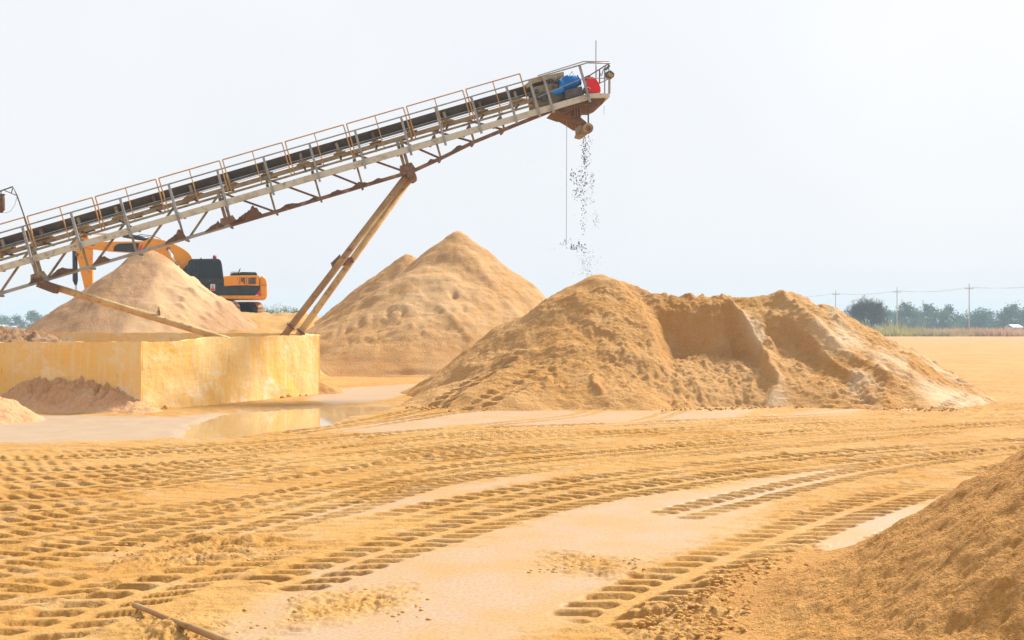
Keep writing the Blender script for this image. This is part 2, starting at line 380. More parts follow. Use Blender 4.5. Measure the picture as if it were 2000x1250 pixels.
def tracks_apply(X, Y, H, loose, wet):
    """presses every tyre track into the height field H (1-D arrays)"""
    hm = 0.014*pn(X*3.1, Y*3.1, 90)
    for pts, w, dep, pitch, skew, seed in TR:
        lo = pts.min(0)-0.6; hi = pts.max(0)+0.6
        idx = np.nonzero((X > lo[0]) & (X < hi[0]) & (Y > lo[1]) & (Y < hi[1]))[0]
        if idx.size == 0: continue
        x = X[idx]; y = Y[idx]
        best = np.full(x.shape, 9.0); V = np.zeros(x.shape); T = np.zeros(x.shape)
        s0 = 0.0
        for (ax, ay), (bx, by) in zip(pts[:-1], pts[1:]):
            dx, dy = bx-ax, by-ay; L = math.hypot(dx, dy)
            if L < 1e-6: continue
            q = np.nonzero((x > min(ax,bx)-0.6) & (x < max(ax,bx)+0.6) & (y > min(ay,by)-0.6) & (y < max(ay,by)+0.6))[0]
            if q.size:
                ux, uy = dx/L, dy/L
                t = np.clip((x[q]-ax)*ux+(y[q]-ay)*uy, 0, L)
                d = np.hypot(x[q]-ax-t*ux, y[q]-ay-t*uy)
                v = (x[q]-ax)*uy-(y[q]-ay)*ux
                bt = d < best[q]; z = q[bt]
                best[z] = d[bt]; V[z] = np.sign(v[bt])*d[bt]; T[z] = s0+t[bt]
            s0 += L
        m = np.nonzero(best < w/2+0.22)[0]
        if m.size == 0: continue
        gi = idx[m]; v = V[m]; s = T[m]; xx = x[m]; yy = y[m]
        endf = S(s/0.15)*S((s0-s)/0.15)
        s = s + 0.035*pn(xx*2.3, yy*2.3, seed+100); v = v+0.02*pn(xx*4, yy*4, seed+200)
        av = np.abs(v); hw = w/2
        inside = S((hw+0.02-av)/0.05)*endf
        H[gi] *= (1-0.8*inside)
        wet[gi] *= (1-0.75*inside*S((av-0.03)/0.04))
        ph = s/pitch + -abs(skew)*v/pitch*np.where(v > 0, 1.0, 0.8) + np.where(v > 0, 0.5, 0.0)
        fr = ph - np.floor(ph)
        rowr = 0.75+0.5*pn(np.floor(ph)*0.73+3.3, np.sign(v)*5.1+0.5, seed+5)
        pulse = S(fr/0.45)*S((0.70-fr)/0.09)
        latm = S((av-0.035)/0.05)*S((hw+0.03*rowr-av)/0.06)
        wear = np.clip(0.85+1.3*pn(xx*0.33, yy*0.33, seed+300)+0.4*pn(xx*1.2, yy*1.2, seed+301), 0.12, 1.35)
        H[gi] += endf*(-dep*pulse*latm*rowr*wear - 0.006*inside + 0.010*inside*(1-pulse)*wear*S((av-0.05)/0.05))
        H[gi] += endf*np.clip(loose[gi]*1.6-0.6, 0, 1)*0.016*np.exp(-((av-hw-0.045)/0.035)**2)*(0.7+0.8*pn(xx*7, yy*7, seed+9))
    return H

def inpoly(px, py, poly, soft=None):
    r = np.zeros(px.shape, bool); n = len(poly)
    for i in range(n):
        x0, y0 = poly[i]; x1, y1 = poly[(i+1) % n]
        c = ((y0 > py) != (y1 > py)) & (px < (x1-x0)*(py-y0)/((y1-y0) if y1 != y0 else 1e-9)+x0)
        r ^= c
    return r
# patches of smooth, washed sand; rubble patches; puddle hollow  (plan outlines)
WET = [[(640,1100),(900,1060),(1100,1000),(1300,962),(1470,945),(1560,925),(1640,925),(1500,985),(1420,1040),(1300,1090),(1180,1170),(1060,1235),(950,1300),(300,1300),(420,1220),(560,1160)],
       [(560,1000),(700,985),(860,955),(1060,925),(1110,922),(1000,945),(820,985),(690,1012),(600,1020)],
       [(1560,1095),(1590,1040),(1690,1000),(1860,975),(1950,940),(2000,930),(1850,1010),(1700,1085),(1640,1130),(1560,1125)],
       [(1240,1010),(1420,965),(1600,915),(1700,908),(1560,960),(1400,1000)],
       [(430,1030),(520,1020),(600,1030),(540,1048),(440,1045)],
       [(-300,810),(150,812),(330,815),(430,806),(420,840),(330,856),(150,862),(-300,872)],
       [(640,838),(800,812),(1000,800),(1160,806),(1330,800),(1480,800),(1440,815),(1250,835),(1100,838),(900,830),(760,850)],
       [(1490,812),(1600,798),(1690,795),(1670,812),(1560,822)],
       [(640,760),(900,745),(960,750),(800,770),(720,785),(650,790),(600,780)],
       [(1720,780),(1860,785),(1880,800),(1780,808),(1720,800)],
       [(1900,955),(1960,930),(2010,925),(1990,960)]]
RUB = [[(560,1190),(640,1165),(780,1150),(840,1165),(760,1190),(640,1215),(580,1215)],
       [(1030,1090),(1150,1085),(1260,1095),(1230,1120),(1120,1115)],
       [(1180,1300),(1280,1200),(1400,1140),(1520,1080),(1600,1050),(1620,1090),(1560,1130),(1640,1140),(1640,1300)],
       [(360,1050),(520,1045),(560,1075),(380,1100),(220,1110)],
       [(240,1260),(330,1190),(460,1235),(600,1300),(300,1300)]]
PUD = [(345,852),(372,828),(440,806),(560,797),(640,793),(730,791),(790,790),(750,800),(690,812),(650,828),(560,838),(460,851),(400,858)]
def smooth_mask(X, Y, polys, warp=6.0, blur=0.10):
    acc = np.zeros(X.shape); k = 0
    for ox, oy in ((0,0),(1,0),(-1,0),(0,1),(0,-1),(.7,.7),(-.7,-.7),(.7,-.7),(-.7,.7)):
        xx = X + ox*blur + 0.10*fbm(X*2.2, Y*2.2, 3, 61); yy = Y + oy*blur*2 + 0.16*fbm(X*2.2+9, Y*2.2, 3, 62)
        yy = np.maximum(yy, 2.0); px = 1000+xx/yy*F; py = HOR+CAMH*F/yy
        m = np.zeros(X.shape, bool)
        for p in polys: m |= inpoly(px, py, p)
        acc += m*(X.shape[0] > 0)*(Y > 2.0); k += 1
    return acc/k

def ground_detail(X, Y):
    near = (Y > 2) & (Y < 60)
    wet = np.zeros(X.shape); rub = np.zeros(X.shape); pud = np.zeros(X.shape)
    i = np.nonzero((Y > 3.5) & (Y < 40))[0]
    wet[i] = smooth_mask(X[i], Y[i], WET); rub[i] = smooth_mask(X[i], Y[i], RUB); pud[i] = smooth_mask(X[i], Y[i], [PUD], blur=0.12)
    H = np.zeros(X.shape)
    i = np.nonzero(near)[0]; x, y = X[i], Y[i]
    churn = 0.016*fbm(x*1.5, y*3.0, 4, 5) + 0.014*fbm(x*3.2, y*8.5, 3, 15)
    H[i] = churn*(1-wet[i])
    i2 = np.nonzero(Y >= 60)[0]
    H[i2] = 0.03*fbm(X[i2]*0.6, Y[i2]*0.6, 2, 8)
    loose = 1.0-0.7*wet
    H = tracks_apply(X, Y, H, loose, wet)
    ii = np.nonzero(rub > 0.01)[0]; x, y = X[ii], Y[ii]
    cl = np.abs(fbm(x*9, y*9, 3, 44)); cl2 = np.abs(fbm(x*20, y*20, 2, 45))
    H[ii] += rub[ii]*(0.045*(0.35-cl) + 0.018*(0.3-cl2) + 0.06*np.clip(fbm(x*2, y*2, 2, 46), 0, 1))
    wet = np.clip(wet-rub, 0, 1)
    H -= 0.05*pud
    return H, np.clip(wet+pud, 0, 1)

def grid_mesh(name, X, Y, Z, mat, wet=None, keep=None, parent=None):
    ny, nx = X.shape
    co = np.stack([X.ravel(), Y.ravel(), Z.ravel()], 1)
    a = (np.arange(ny-1)[:, None]*nx + np.arange(nx-1)[None, :])
    q = np.stack([a, a+1, a+nx+1, a+nx], -1).reshape(-1, 4)
    if keep is not None:
        kk = keep.ravel(); q = q[kk[q].any(1)]
        used = np.zeros(len(co), bool); used[q.ravel()] = True
        mp = np.cumsum(used)-1; co = co[used]; q = mp[q]
        if wet is not None: wet = wet.ravel()[used]
    me = bpy.data.meshes.new(name)
    me.vertices.add(len(co)); me.vertices.foreach_set('co', co.astype(np.float32).ravel())
    me.loops.add(q.size); me.loops.foreach_set('vertex_index', q.astype(np.int32).ravel())
    me.polygons.add(len(q)); me.polygons.foreach_set('loop_start', np.arange(0, q.size, 4, dtype=np.int32))
    me.polygons.foreach_set('loop_total', np.full(len(q), 4, np.int32))
    me.polygons.foreach_set('use_smooth', np.ones(len(q), bool))
    me.update(calc_edges=True)
    at = me.attributes.new('wet', 'FLOAT', 'POINT')
    at.data.foreach_set('value', (np.zeros(len(co)) if wet is None else wet.ravel()).astype(np.float32))
    me.materials.append(mat)
    o = bpy.data.objects.new(name, me); COL.objects.link(o); o.parent = parent
    return o

# ------------------------------------------------------------------ ground sheet
rows = [-60, -30, -12, -4, 0, 1.5, 2.5, 3.2]; y = 3.8
while y < 34: rows.append(y); y *= 1.0025
while y < 75: rows.append(y); y *= 1.008
while y < 400: rows.append(y); y *= 1.05
while y < 6000: rows.append(y); y *= 1.4
rows = np.array(rows)
tcol = np.concatenate([[-4, -2.5, -1.6, -1.1, -0.85], np.arange(-0.66, 0.661, 0.0018), [0.85, 1.1, 1.6, 2.5, 4]])
YY, TT = np.meshgrid(rows, tcol, indexing='ij')
XX = TT*np.maximum(YY, 4.5)
H, wet = ground_detail(XX.ravel(), YY.ravel())
Z = base(XX, YY) + H.reshape(XX.shape)*(1-0.7*S((YY-40)/20))
g = grid_mesh('ground', XX, YY, Z, M['ground'], wet.reshape(XX.shape))
tag(g, kind='structure')

# puddle water
m = MB(); n = len(PUD); pts = [Vector((*G(px, py), -0.028)) for px, py in PUD]
c = sum(pts, Vector())/n; pts = [c+(p-c)*1.06 for p in pts]
m.add(pts, [tuple(range(n))[::-1]])
tag(m.build('puddle', M['water']), kind='structure')

# ------------------------------------------------------------------ sand piles
def area(x0, x1, y0, y1, st):
    xs = np.arange(x0, x1, st); ys = np.arange(y0, y1, st)
    return np.meshgrid(xs, ys)
def rough(X, Y, a, seed, f=1.0):
    return a*(fbm(X*0.9*f, Y*0.9*f, 5, seed, 0.55) + 0.35*(0.4-np.abs(fbm(X*6*f, Y*6*f, 3, seed+7))))

# main pile under the discharge
X, Y = area(-5.0, 12.6, 19.3, 31.0, 0.030)
wx = X + 0.18*fbm(X*0.8, Y*0.8, 3, 70); wy = Y + 0.18*fbm(X*0.8+5, Y*0.8, 3, 71)
h = seg_h(wx, wy, crest([(1166,536,26.2)]), 0.66, 0.35)
h = smax(h, seg_h(wx, wy, crest([(1168,550,26.2),(1215,549,26.1),(1275,575,25.6),(1330,580,25.4),(1400,582,25.3),(1500,577,25.2),(1548,572,25.2)]), 0.64, 0.10), 0.1)
h = smax(h, seg_h(wx, wy, crest([(1548,572,25.4),(1600,596,25.0),(1660,640,24.2),(1715,690,23.2),(1765,742,22.5)]), 0.60, 0.2), 0.12)
h = smax(h, seg_h(wx, wy, crest([(1750,742,22.3),(1810,776,22.0)]), 0.34, 0.4), 0.2)       # washed fan, right
h = smax(h, seg_h(wx, wy, crest([(1120,690,23.2),(1010,722,22.6),(930,748,22.6)]), 0.42, 0.5), 0.25)   # trodden toe, left
h = smax(h, seg_h(wx, wy, crest([(960,740,23.4),(880,765,22.4),(800,788,21.8),(765,800,21.5)]), 0.40, 0.4), 0.2)
# the dug bowl with its sharp right rim
rimx = lambda yy: np.interp(yy, [21.2, 22.2, 23.4, 24.6, 26.2], [5.3, 5.75, 5.55, 5.35, 5.1])
cap = 0.06 + np.clip(wy-21.35, 0, 1.9)*0.40 + np.clip(wy-23.25, 0, 1.0)*0.12 + np.clip(wy-24.15, 0, 9)*1.75
mk = S((wx-3.25-0.15*(wy-24))/0.55)*S((rimx(wy)-wx)/0.16)
h = h + (np.minimum(h, cap)-h)*mk
cap2 = 0.05 + np.clip(wy-21.2, 0, 2.7)*0.46 + np.clip(wy-23.9, 0, 9)*1.6
rim2 = np.interp(wy, [21.2, 22.4, 24.0, 25.2], [7.6, 7.35, 6.7, 6.2])
mk2 = S((wx-5.75)/0.35)*S((rim2-wx)/0.2)*0.9
h = h + (np.minimum(h, cap2)-h)*mk2
pos_ = h > -0.15
pr = np.clip(h/0.5, 0, 1)
h += ridge(X, Y, [(5.3,24.9),(5.4,24.5),(5.65,23.3),(5.75,22.2),(5.35,21.3)], 0.10, 0.10)*pr
h += ridge(X, Y, [(6.6,25.0),(7.0,24.0),(7.5,22.9),(8.1,22.0)], 0.13, 0.16)*pr
h += ridge(X, Y, [(1.75,21.9),(1.72,21.5),(1.85,21.2)], 0.10, 0.07)
h += mk*(0.07*fbm(X*2.6, Y*0.9, 4, 76)+0.05*(0.3-np.abs(fbm(X*5, Y*4, 3, 77))))
h += ridge(X, Y, [(2.6,25.6),(3.1,24.6),(3.35,23.2),(3.3,22.0)], 0.12, 0.3)*pr
h += ridge(X, Y, [(-0.2,23.6),(1.0,23.1),(2.2,22.9),(2.9,22.6)], 0.09, 0.22)*pr
shd = 0.35+0.65*S(1-np.hypot(X-2.2, Y-26.2)/1.0)
apx = S((np.hypot(X-2.2, Y-26.2)-0.45)/0.7)
h += rough(X, Y, 0.065, 73)*np.clip(0.25+h/0.7, 0.2, 1) * (0.15+0.85*apx)
cr = np.abs(pn(X*1.1, Y*2.2, 79)); h += 0.05*S(0.35-cr)*pr*0
apx = S((np.hypot(X-2.2, Y-26.2)-0.45)/0.7)
clod = (np.clip(pn(X*4.6, Y*9.0, 81)-0.1, 0, 1)*0.065 + np.clip(pn(X*9.0, Y*19.0, 82)-0.10, 0, 1)*0.055)*apx
h += np.where(X < 0.6, 0.5, 1.0)*clod*pr*(0.4+0.8*S(0.5+fbm(X*0.5, Y*0.5, 2, 83)))
Ht, wt = ground_detail(X.ravel(), Y.ravel())
low_ = np.where(X < 1.0, 1-S((h-0.75)/0.5), 1-S((h-0.3)/0.7))
h = h + Ht.reshape(X.shape)*low_*1.0
wet_lit = np.clip(S((fbm(X*0.7+3, Y*0.45, 4, 85)*1.5+0.05))*S((X-4.6)/1.2)*0.9*(1-mk), 0, 1)
wet_lit = np.maximum(wet_lit, S((X-8.3)/0.7)*S((22.9-Y)/0.5)*0.9)
o = grid_mesh('sand_pile', X, Y, h, M['pile_gold'], wet_lit*0.8, keep=h > -0.04)
tag(o, 'large golden sand pile with a dug-out bowl, right under the falling grains', 'sand pile', 'sand piles in the yard')

# tall pile behind
X, Y = area(-13.5, 6.5, 32.6, 54, 0.075)
wx = X + 0.12*fbm(X*0.6, Y*0.6, 3, 90); wy = Y+0.12*fbm(X*0.6+7, Y*0.6, 3, 91)
h = seg_h(wx, wy, crest([(893,455,43)]), 0.80, 0.30)
h = smax(h, seg_h(wx, wy, crest([(910,476,43),(1010,552,42.2)]), 0.74, 0.2), 0.15)
h = smax(h, seg_h(wx, wy, crest([(797,497,45.2)]), 0.85, 0.28), 0.05)
h = smax(h, seg_h(wx, wy, crest([(738,538,46.8)]), 0.85, 0.28), 0.05)
h = smax(h, seg_h(wx, wy, crest([(850,520,41.0)]), 0.62, 0.8), 0.25)
h = smax(h, seg_h(wx, wy, crest([(770,590,39.6),(700,622,38.6)]), 0.60, 0.6), 0.3)
h = smax(h, seg_h(wx, wy, crest([(690,655,37.6),(860,650,37.6)]), 0.55, 0.6), 0.3)
h = np.minimum(h, 0.05+np.clip(wy-33.9, 0, 99)*1.15)
for q in ((676,652),(702,652),(727,648),(757,648),(787,648),(660,656)):
    D = 37.2; px, py = (q[0]-1000)/F*D, D
    h -= (0.05+0.06*((q[0]*7)%5)/5)*np.exp(-(((X-px)/0.09)**2+((Y-py-0.1*((q[0]*3)%4))/0.20)**2))
h -= 0.25*np.exp(-(((X+2.2)/0.12)**2+((Y-38.6)/0.2)**2)) + 0.10*np.exp(-(((X+1.8)/0.12)**2+((Y-37.7)/0.3)**2))
h += ridge(X, Y, [(-1.6,41.2),(-0.2,39.6),(0.4,38.0),(0.3,36.4)], 0.12, 0.35) + ridge(X, Y, [(-2.2,43),(-3.8,41.5),(-5.2,39.8)], 0.10, 0.4)
h += ridge(X, Y, [(-2.6,37.6),(-2.0,36.6),(-1.4,35.9),(-1.5,35.2)], 0.09, 0.15)
st = np.clip((h)/1.2, 0.1, 1)
h += rough(X, Y, 0.10, 94, 0.8)*st + np.clip(pn(X*4.4, Y*7.5, 95)-0.15, 0, 1)*0.10*st*S(0.4+fbm(X*0.4, Y*0.4, 2, 96)*1.4)
h += 0.008*pn(h*9.0, X*0.3, 97)*st
b_ = base(X, Y)
wet_lit = 0.9*S(1.15-np.hypot((X+3.2)/3.0, (Y-38.2)/2.8))*S(0.7+fbm(X*0.5, Y*0.5, 3, 98)) + S((X-0.2)/0.8)*S((Y-42.3)/0.6)  # last term puts the sunlit right edge into the colour
o = grid_mesh('sand_pile', X, Y, h, M['pile_tan'], np.clip(wet_lit, 0, 1)*0.55, keep=(h > b_-0.06))
tag(o, 'tallest tan sand pile with a peak and two shoulders, right of the concrete basin', 'sand pile', 'sand piles in the yard')

# pile in front of the excavator
X, Y = area(-21, -7.5, 34.4, 47, 0.06)
wx = X + 0.10*fbm(X*0.7, Y*0.7, 3, 110); wy = Y+0.10*fbm(X*0.7+7, Y*0.7, 3, 111)
h = seg_h(wx, wy, crest([(291,488,40)]), 0.77, 0.28)
h = smax(h, seg_h(wx, wy, crest([(318,502,40),(352,556,39.4),(395,572,39.6)]), 0.80, 0.15), 0.10)
h = smax(h, seg_h(wx, wy, crest([(395,573,40.2),(425,594,40.4),(445,612,40.4)]), 0.85, 0.2), 0.10)
h = smax(h, seg_h(wx, wy, crest([(318,520,40),(338,590,38.6),(372,640,37.2)]), 0.78, 0.10), 0.06)
b_ = base(X, Y); st = np.clip((h-1.4)/0.8, 0.1, 1)
right = S((X+13.2)/0.8)
h += rough(X, Y, 0.06, 113, 0.9)*st + np.clip(pn(X*2.2, Y*3.2, 115)-0.15, 0, 1)*0.22*right*st
h -= 0.12*np.clip(pn(X*3.5, Y*3.5, 116)-0.45, 0, 1)*st
wet_lit = S((X+13.45+0.06*(Y-40)*-1)/0.35)*S((-10.9-X)/0.9)*0.95  # sunlit right flank put into the colour as a paler tone
o = grid_mesh('sand_pile', X, Y, h, M['pile_pink'], wet_lit*0.8, keep=(h > b_-0.06))
tag(o, 'pinkish cone-shaped sand pile behind the basin, in front of the orange excavator', 'sand pile', 'sand piles in the yard')

# near pile, right corner
X, Y = area(0.15, 9.5, 0.6, 10.8, 0.0165)
wx = X + 0.12*fbm(X*1.0, Y*1.0, 4, 130); wy = Y + 0.12*fbm(X*1.0+4, Y*1.0, 4, 131)
h = seg_h(wx, wy, [(4.62,5.0,2.18),(6.0,6.9,2.2)], 0.74, 0.25)
h = smax(h, seg_h(wx, wy, [(3.65,4.6,0.75),(5.3,8.0,0.7)], 0.50, 0.3), 0.25)
h = smax(h, seg_h(wx, wy, [(2.1,4.9,0.16),(2.6,6.6,0.12)], 0.14, 0.3), 0.2)
sl_ = np.clip((h-0.02)/0.4, 0.15, 1)
u = X*0.70+Y*0.30; v = -X*0.30+Y*0.70
h += 0.024*fbm(X*2.3, Y*2.3, 4, 133)*sl_ + 0.020*(0.35-np.abs(fbm(u*3.5, v*11.0, 4, 134)))*sl_ + 0.018*(0.3-np.abs(fbm(X*20, Y*20, 3, 135)))*np.clip(sl_*1.5, 0, 1)
toe = S(h/0.1)*(1-S((h-0.25)/0.35))
h += toe*(0.045*np.clip(0.4-np.abs(fbm(X*7, Y*7, 3, 136)), 0, 1))
o = grid_mesh('sand_pile', X, Y, h, M['pile_near'], None, keep=h > -0.03)
tag(o, 'close-up brown sand slope filling the bottom right corner', 'sand pile', 'sand piles in the yard')

M['heap'] = sand_mat('sand_heap', (0.78,0.46,0.25), (0.72,0.40,0.19), (0.72,0.53,0.34), (0.70,0.50,0.31), pale=(0.80,0.56,0.36), k=0.92)
# heaps at the basin wall and dark mound behind it
def heap(name, x0, x1, y0, y1, st, lst, slope, amp, seed, mat, label, cat='sand heap', group=None, zmin=None):
    X, Y = area(x0, x1, y0, y1, st)
    wx = X + 0.10*fbm(X*1.6, Y*1.6, 4, seed); wy = Y+0.10*fbm(X*1.6+3, Y*1.6, 4, seed+1)
    h = None
    for l in lst:
        k = seg_h(wx, wy, crest(l), slope, 0.15); h = k if h is None else smax(h, k, 0.12)
    b_ = base(X, Y) if zmin is None else np.full(X.shape, zmin); st_ = np.clip((h-b_)/0.4, 0, 1)
    h += st_*(amp*fbm(X*1.7, Y*1.7, 5, seed+2, 0.6) + amp*1.3*(0.35-np.abs(fbm(X*4.2-Y*1.5, Y*2.0, 4, seed+3))))
    o = grid_mesh(name, X, Y, h, mat, None, keep=(h > b_-0.03)); return tag(o, label, cat, group)
heap('sand_heap', -12.4, -6.4, 18.9, 21.6, 0.022, [[(60,748,21.2),(165,728,21.2),(215,744,21.0)], [(215,752,20.7),(282,792,20.2)]], 0.58, 0.14, 150, M['heap'],
     'clumpy pinkish heap banked against the left part of the basin wall', group='small sand heaps')
heap('sand_heap', -11.4, -7.6, 16.8, 19.6, 0.022, [[(-60,742,18.4),(-8,775,18.3)]], 0.62, 0.05, 160, M['heap'],
     'small brown heap cut off by the left edge, in front of the basin wall', group='small sand heaps')
heap('sand_heap', -20.5, -12.2, 28.2, 32.4, 0.05, [[(-80,636,30.2),(20,641,30.2),(62,652,30.2)], [(62,654,30),(95,668,30)]], 0.45, 0.16, 170, M['mound_brown'],
     'dark brown mound showing above the wall at the left edge', group='small sand heaps', zmin=0)
heap('sand_heap', -5.2, -3.6, 25.2, 27.2, 0.03, [[(628,742,25.9)]], 0.8, 0.05, 180, M['pile_gold'],
     'knee-high lump of sand beside the right corner of the basin wall', group='small sand heaps')

# loose clods
m = MB(); rr = random.Random(5)
def clod_at(x, y, z, r): m.ball((x, y, z+r*0.2), r, 6, 4, 0.28, (1.3, 1.1, 0.6))
for k in range(450):
    px = rr.gauss(1430, 110); py = rr.uniform(1100, 1255)
    py = max(py, 1255-(px-1230)*0.62+rr.gauss(0, 14))
    if py > 1262 or py < 1080: continue
    x, y = G(px, py); clod_at(x, y, 0.02+rr.random()*0.03, rr.choice((0.005, 0.008, 0.012, 0.016)))
for k in range(260):
    pl = rr.choice(RUB[:2]+RUB[3:]); px = rr.uniform(min(p[0] for p in pl), max(p[0] for p in pl)); py = rr.uniform(min(p[1] for p in pl), max(p[1] for p in pl))
    x, y = G(px, py); clod_at(x, y, 0.0, rr.choice((0.006, 0.009, 0.012)))
tag(m.build('sand_clods', M['crumb'], smooth=True), 'crumbled clods of sand scattered at the foot of the near slope', 'sand clods', kind='stuff')

m = MB(); q_ = random.Random(21)
for k in range(420):
    a_ = q_.uniform(0, 1); x = -2.2+a_*11.2; y = 21.25+0.35*math.sin(x*1.3)+q_.gauss(-0.15, 0.22)+0.03*max(0, -x)*4
    rad = q_.choice((0.010, 0.014, 0.02, 0.03)); m.ball((x, y, rad*0.2+0.01), rad, 6, 4, 0.28, (1.2, 1.1, 0.75))
tag(m.build('pile_foot_crumbs', M['crumb'], smooth=True), 'crumbs of sand rolled to the foot of the large golden pile', 'sand crumbs', kind='stuff')

# ------------------------------------------------------------------ basin wall
bs = thing('concrete_basin', (-7, 22, 0), 'yellow-stained low concrete basin wall under the conveyor', 'basin')
def wall_strip(path, tops, thick, name, seed, zb=-0.3):
    P = []; Tz = []
    for (a, b), (t0, t1) in zip(zip(path[:-1], path[1:]), zip(tops[:-1], tops[1:])):
        n = max(2, int((Vector(b)-Vector(a)).length/0.12))
        for i in range(n):
            P.append(Vector(a).lerp(Vector(b), i/n)); Tz.append(t0+(t1-t0)*i/n)
    P.append(Vector(path[-1])); Tz.append(tops[-1])
    m = MB(); nv = 14; n = len(P)
    for i, p in enumerate(P):
        d = (P[min(i+1, n-1)]-P[max(i-1, 0)]).normalized(); nr = Vector((-d.y, d.x, 0))
        zt = Tz[i]+0.035*float(fbm(np.array([i*0.23]), np.array([seed*1.0]), 4, seed)[0])
        for j in range(nv+1):
            z = zb+(zt-zb)*j/nv
            k = 0.018*float(pn(np.array([i*0.31]), np.array([z*2.5]), seed+1)[0])
            m.v.append((p.x-nr.x*k, p.y-nr.y*k, z))
        q = p+nr*thick
        m.v.append((q.x-nr.x*0.03, q.y-nr.y*0.03, zt-0.01)); m.v.append((q.x, q.y, zb))
    s = nv+3
    for i in range(n-1):
        for j in range(s-1): m.f.append((i*s+j, (i+1)*s+j, (i+1)*s+j+1, i*s+j+1))
    m.f.append(tuple(range(s))); m.f.append(tuple((n-1)*s+k for k in range(s))[::-1])
    return m.build(name, M['wall'], bs)
def PX(px, D): return ((px-1000)/F*D, D, 0)
wall_strip([PX(-420,22.6), PX(0,21.4), PX(276,20.4)], [1.36, 1.36, 1.375], 0.25, 'wall', 3)
wall_strip([PX(278,20.42), PX(360,21.3), PX(380,21.55), PX(622,25.4)], [1.375, 1.37, 1.44, 1.465], 0.25, 'wall', 4)
a = Vector(PX(622,25.4)); b2 = Vector(PX(600,34.2))
wall_strip([tuple(a+Vector((-0.012,0.26,0))), tuple(b2)], [1.46, 1.40], 0.25, 'wall', 5)
wall_strip([(-20.5,33.0,0), PX(470,33.0), PX(585,33.6)], [1.475, 1.465, 1.43], 0.25, 'wall', 6)
m = MB()
for k in range(60):
    px = rr.uniform(285, 600); D = 20.4+(px-278)/344*5; D -= 0.05+rr.random()*0.12
    x, y, _ = PX(px, D); m.ball((x, y, 0.0), rr.uniform(0.03, 0.10), 7, 4, 0.3, (1.3, 1, 0.8))
tag(m.build('wall_foot_crumbs', M['crumb'], smooth=True), 'crumbs of sand along the foot of the basin wall', 'sand crumbs', kind='stuff')

# ------------------------------------------------------------------ belt conveyor
CM = 0.1463; CQ = math.sqrt(1+CM*CM)
def Q(px, py, off=0.0):
    t = (px-1000)/F; D = (25+11.875*CM+off*CQ)/(1-CM*t); return W(px, py, D)
N = Vector((-CM, 1, 0))/CQ
cv = thing('belt_conveyor', (-7.2, 26.4, 0.3), 'long rising belt conveyor on pipe legs with orange and grey railings', 'conveyor')
XL = -220
ln = lambda y0, s: (lambda x: y0 - s*x)
railL, orL, belL = ln(455, .2895), ln(438, .2897), ln(465, .2905)
s1L, s2L, beamT, chordL = ln(497, .291), ln(508, .2912), ln(524, .2917), ln(573, .2963)
Udir = (Q(900, s1L(900), .7)-Q(0, s1L(0), .7)).normalized(); NV = N.cross(Udir).normalized()
if NV.z < 0: NV = -NV
# belt: troughed carrying run and flat return run
m = MB(); a = Q(XL, belL(XL), .72); b = Q(1075, belL(1075), .72)
prof = [(0, 0), (0.16, -0.175), (0.56, -0.175), (0.72, 0)]
ring = lambda p, t: [p + N*u + NV*(v+t) for u, v in prof]
A0, A1, B0, B1 = ring(a, 0), ring(a, -0.016), ring(b, 0), ring(b, -0.016)
for i in range(3): m.box8([A1[i], A1[i+1], B1[i+1], B1[i], A0[i], A0[i+1], B0[i+1], B0[i]])
m.bar(Q(XL, s1L(XL)+1, 1.05), Q(1075, s1L(1075)+1, 1.05), 0.62, 0.012, NV)
m.build('belt', M['rubber'], cv)
m = MB(); m.tube([Q(1092,172,.78), Q(1092,172,.78)+N*0.62], 0.22, 20); m.build('head_pulley', M['dark_steel'], cv, True)
for off in (0.66, 1.46):
    m = MB(); m.chan(Q(XL, s1L(XL), off), Q(1085, s1L(1085), off), 0.06, 0.095, NV); m.build('stringer', M['steel_tan'], cv)
for off in (0.50, 1.20):
    m = MB(); m.chan(Q(XL, s2L(XL), off), Q(1040, s2L(1040), off), 0.04, 0.05, NV); m.build('lower_stringer', M['steel_tan'], cv)
m = MB(); m.chan(Q(XL, beamT(XL), 0.02), Q(1146, beamT(1146), 0.02), 0.07, 0.155, NV); m.build('walkway_beam', M['steel_beige'], cv)
m = MB()
a, b = Q(XL, beamT(XL)-3, .08), Q(1140, beamT(1140)-3, .08)
for off in (0.06, 0.16, 0.26, 0.36, 0.46): m.bar(a+N*off, b+N*off, 0.05, 0.012, NV)
m.build('walkway_deck', M['steel_tan'], cv)
for dy, off in ((-14.0, .62), (-10.5, .64)):
    m = MB(); m.tube([Q(XL, s1L(XL)+dy, off), Q(1050, s1L(1050)+dy, off)], 0.012, 6); m.build('conduit', M['grey_steel'], cv)
# grey handrail
m = MB(); m.tube([Q(XL, railL(XL)), Q(560, railL(560)), Q(1133, railL(1133)), Q(1147, 122.5), Q(1190, 123.5)], 0.019, 8); m.build('handrail', M['grey_steel'], cv, True)
m = MB(); m.tube([Q(1050, 190), Q(1133, 155), Q(1146,152.5), Q(1192, 153)], 0.012, 6); m.build('middle_rail', M['grey_steel'], cv, True)
gx = [-147,-52,43,138,234,329,424,514,604,693,783,850,920,989,1034,1061,1132]
for x in gx:
    y0 = railL(x)
    m = MB(); m.chan(Q(x, y0, -.035), Q(x+21, y0+75+(0 if x < 900 else -3), -.035), 0.045, 0.058, Udir, 0.01); m.build('rail_post', M['grey_steel'], cv)
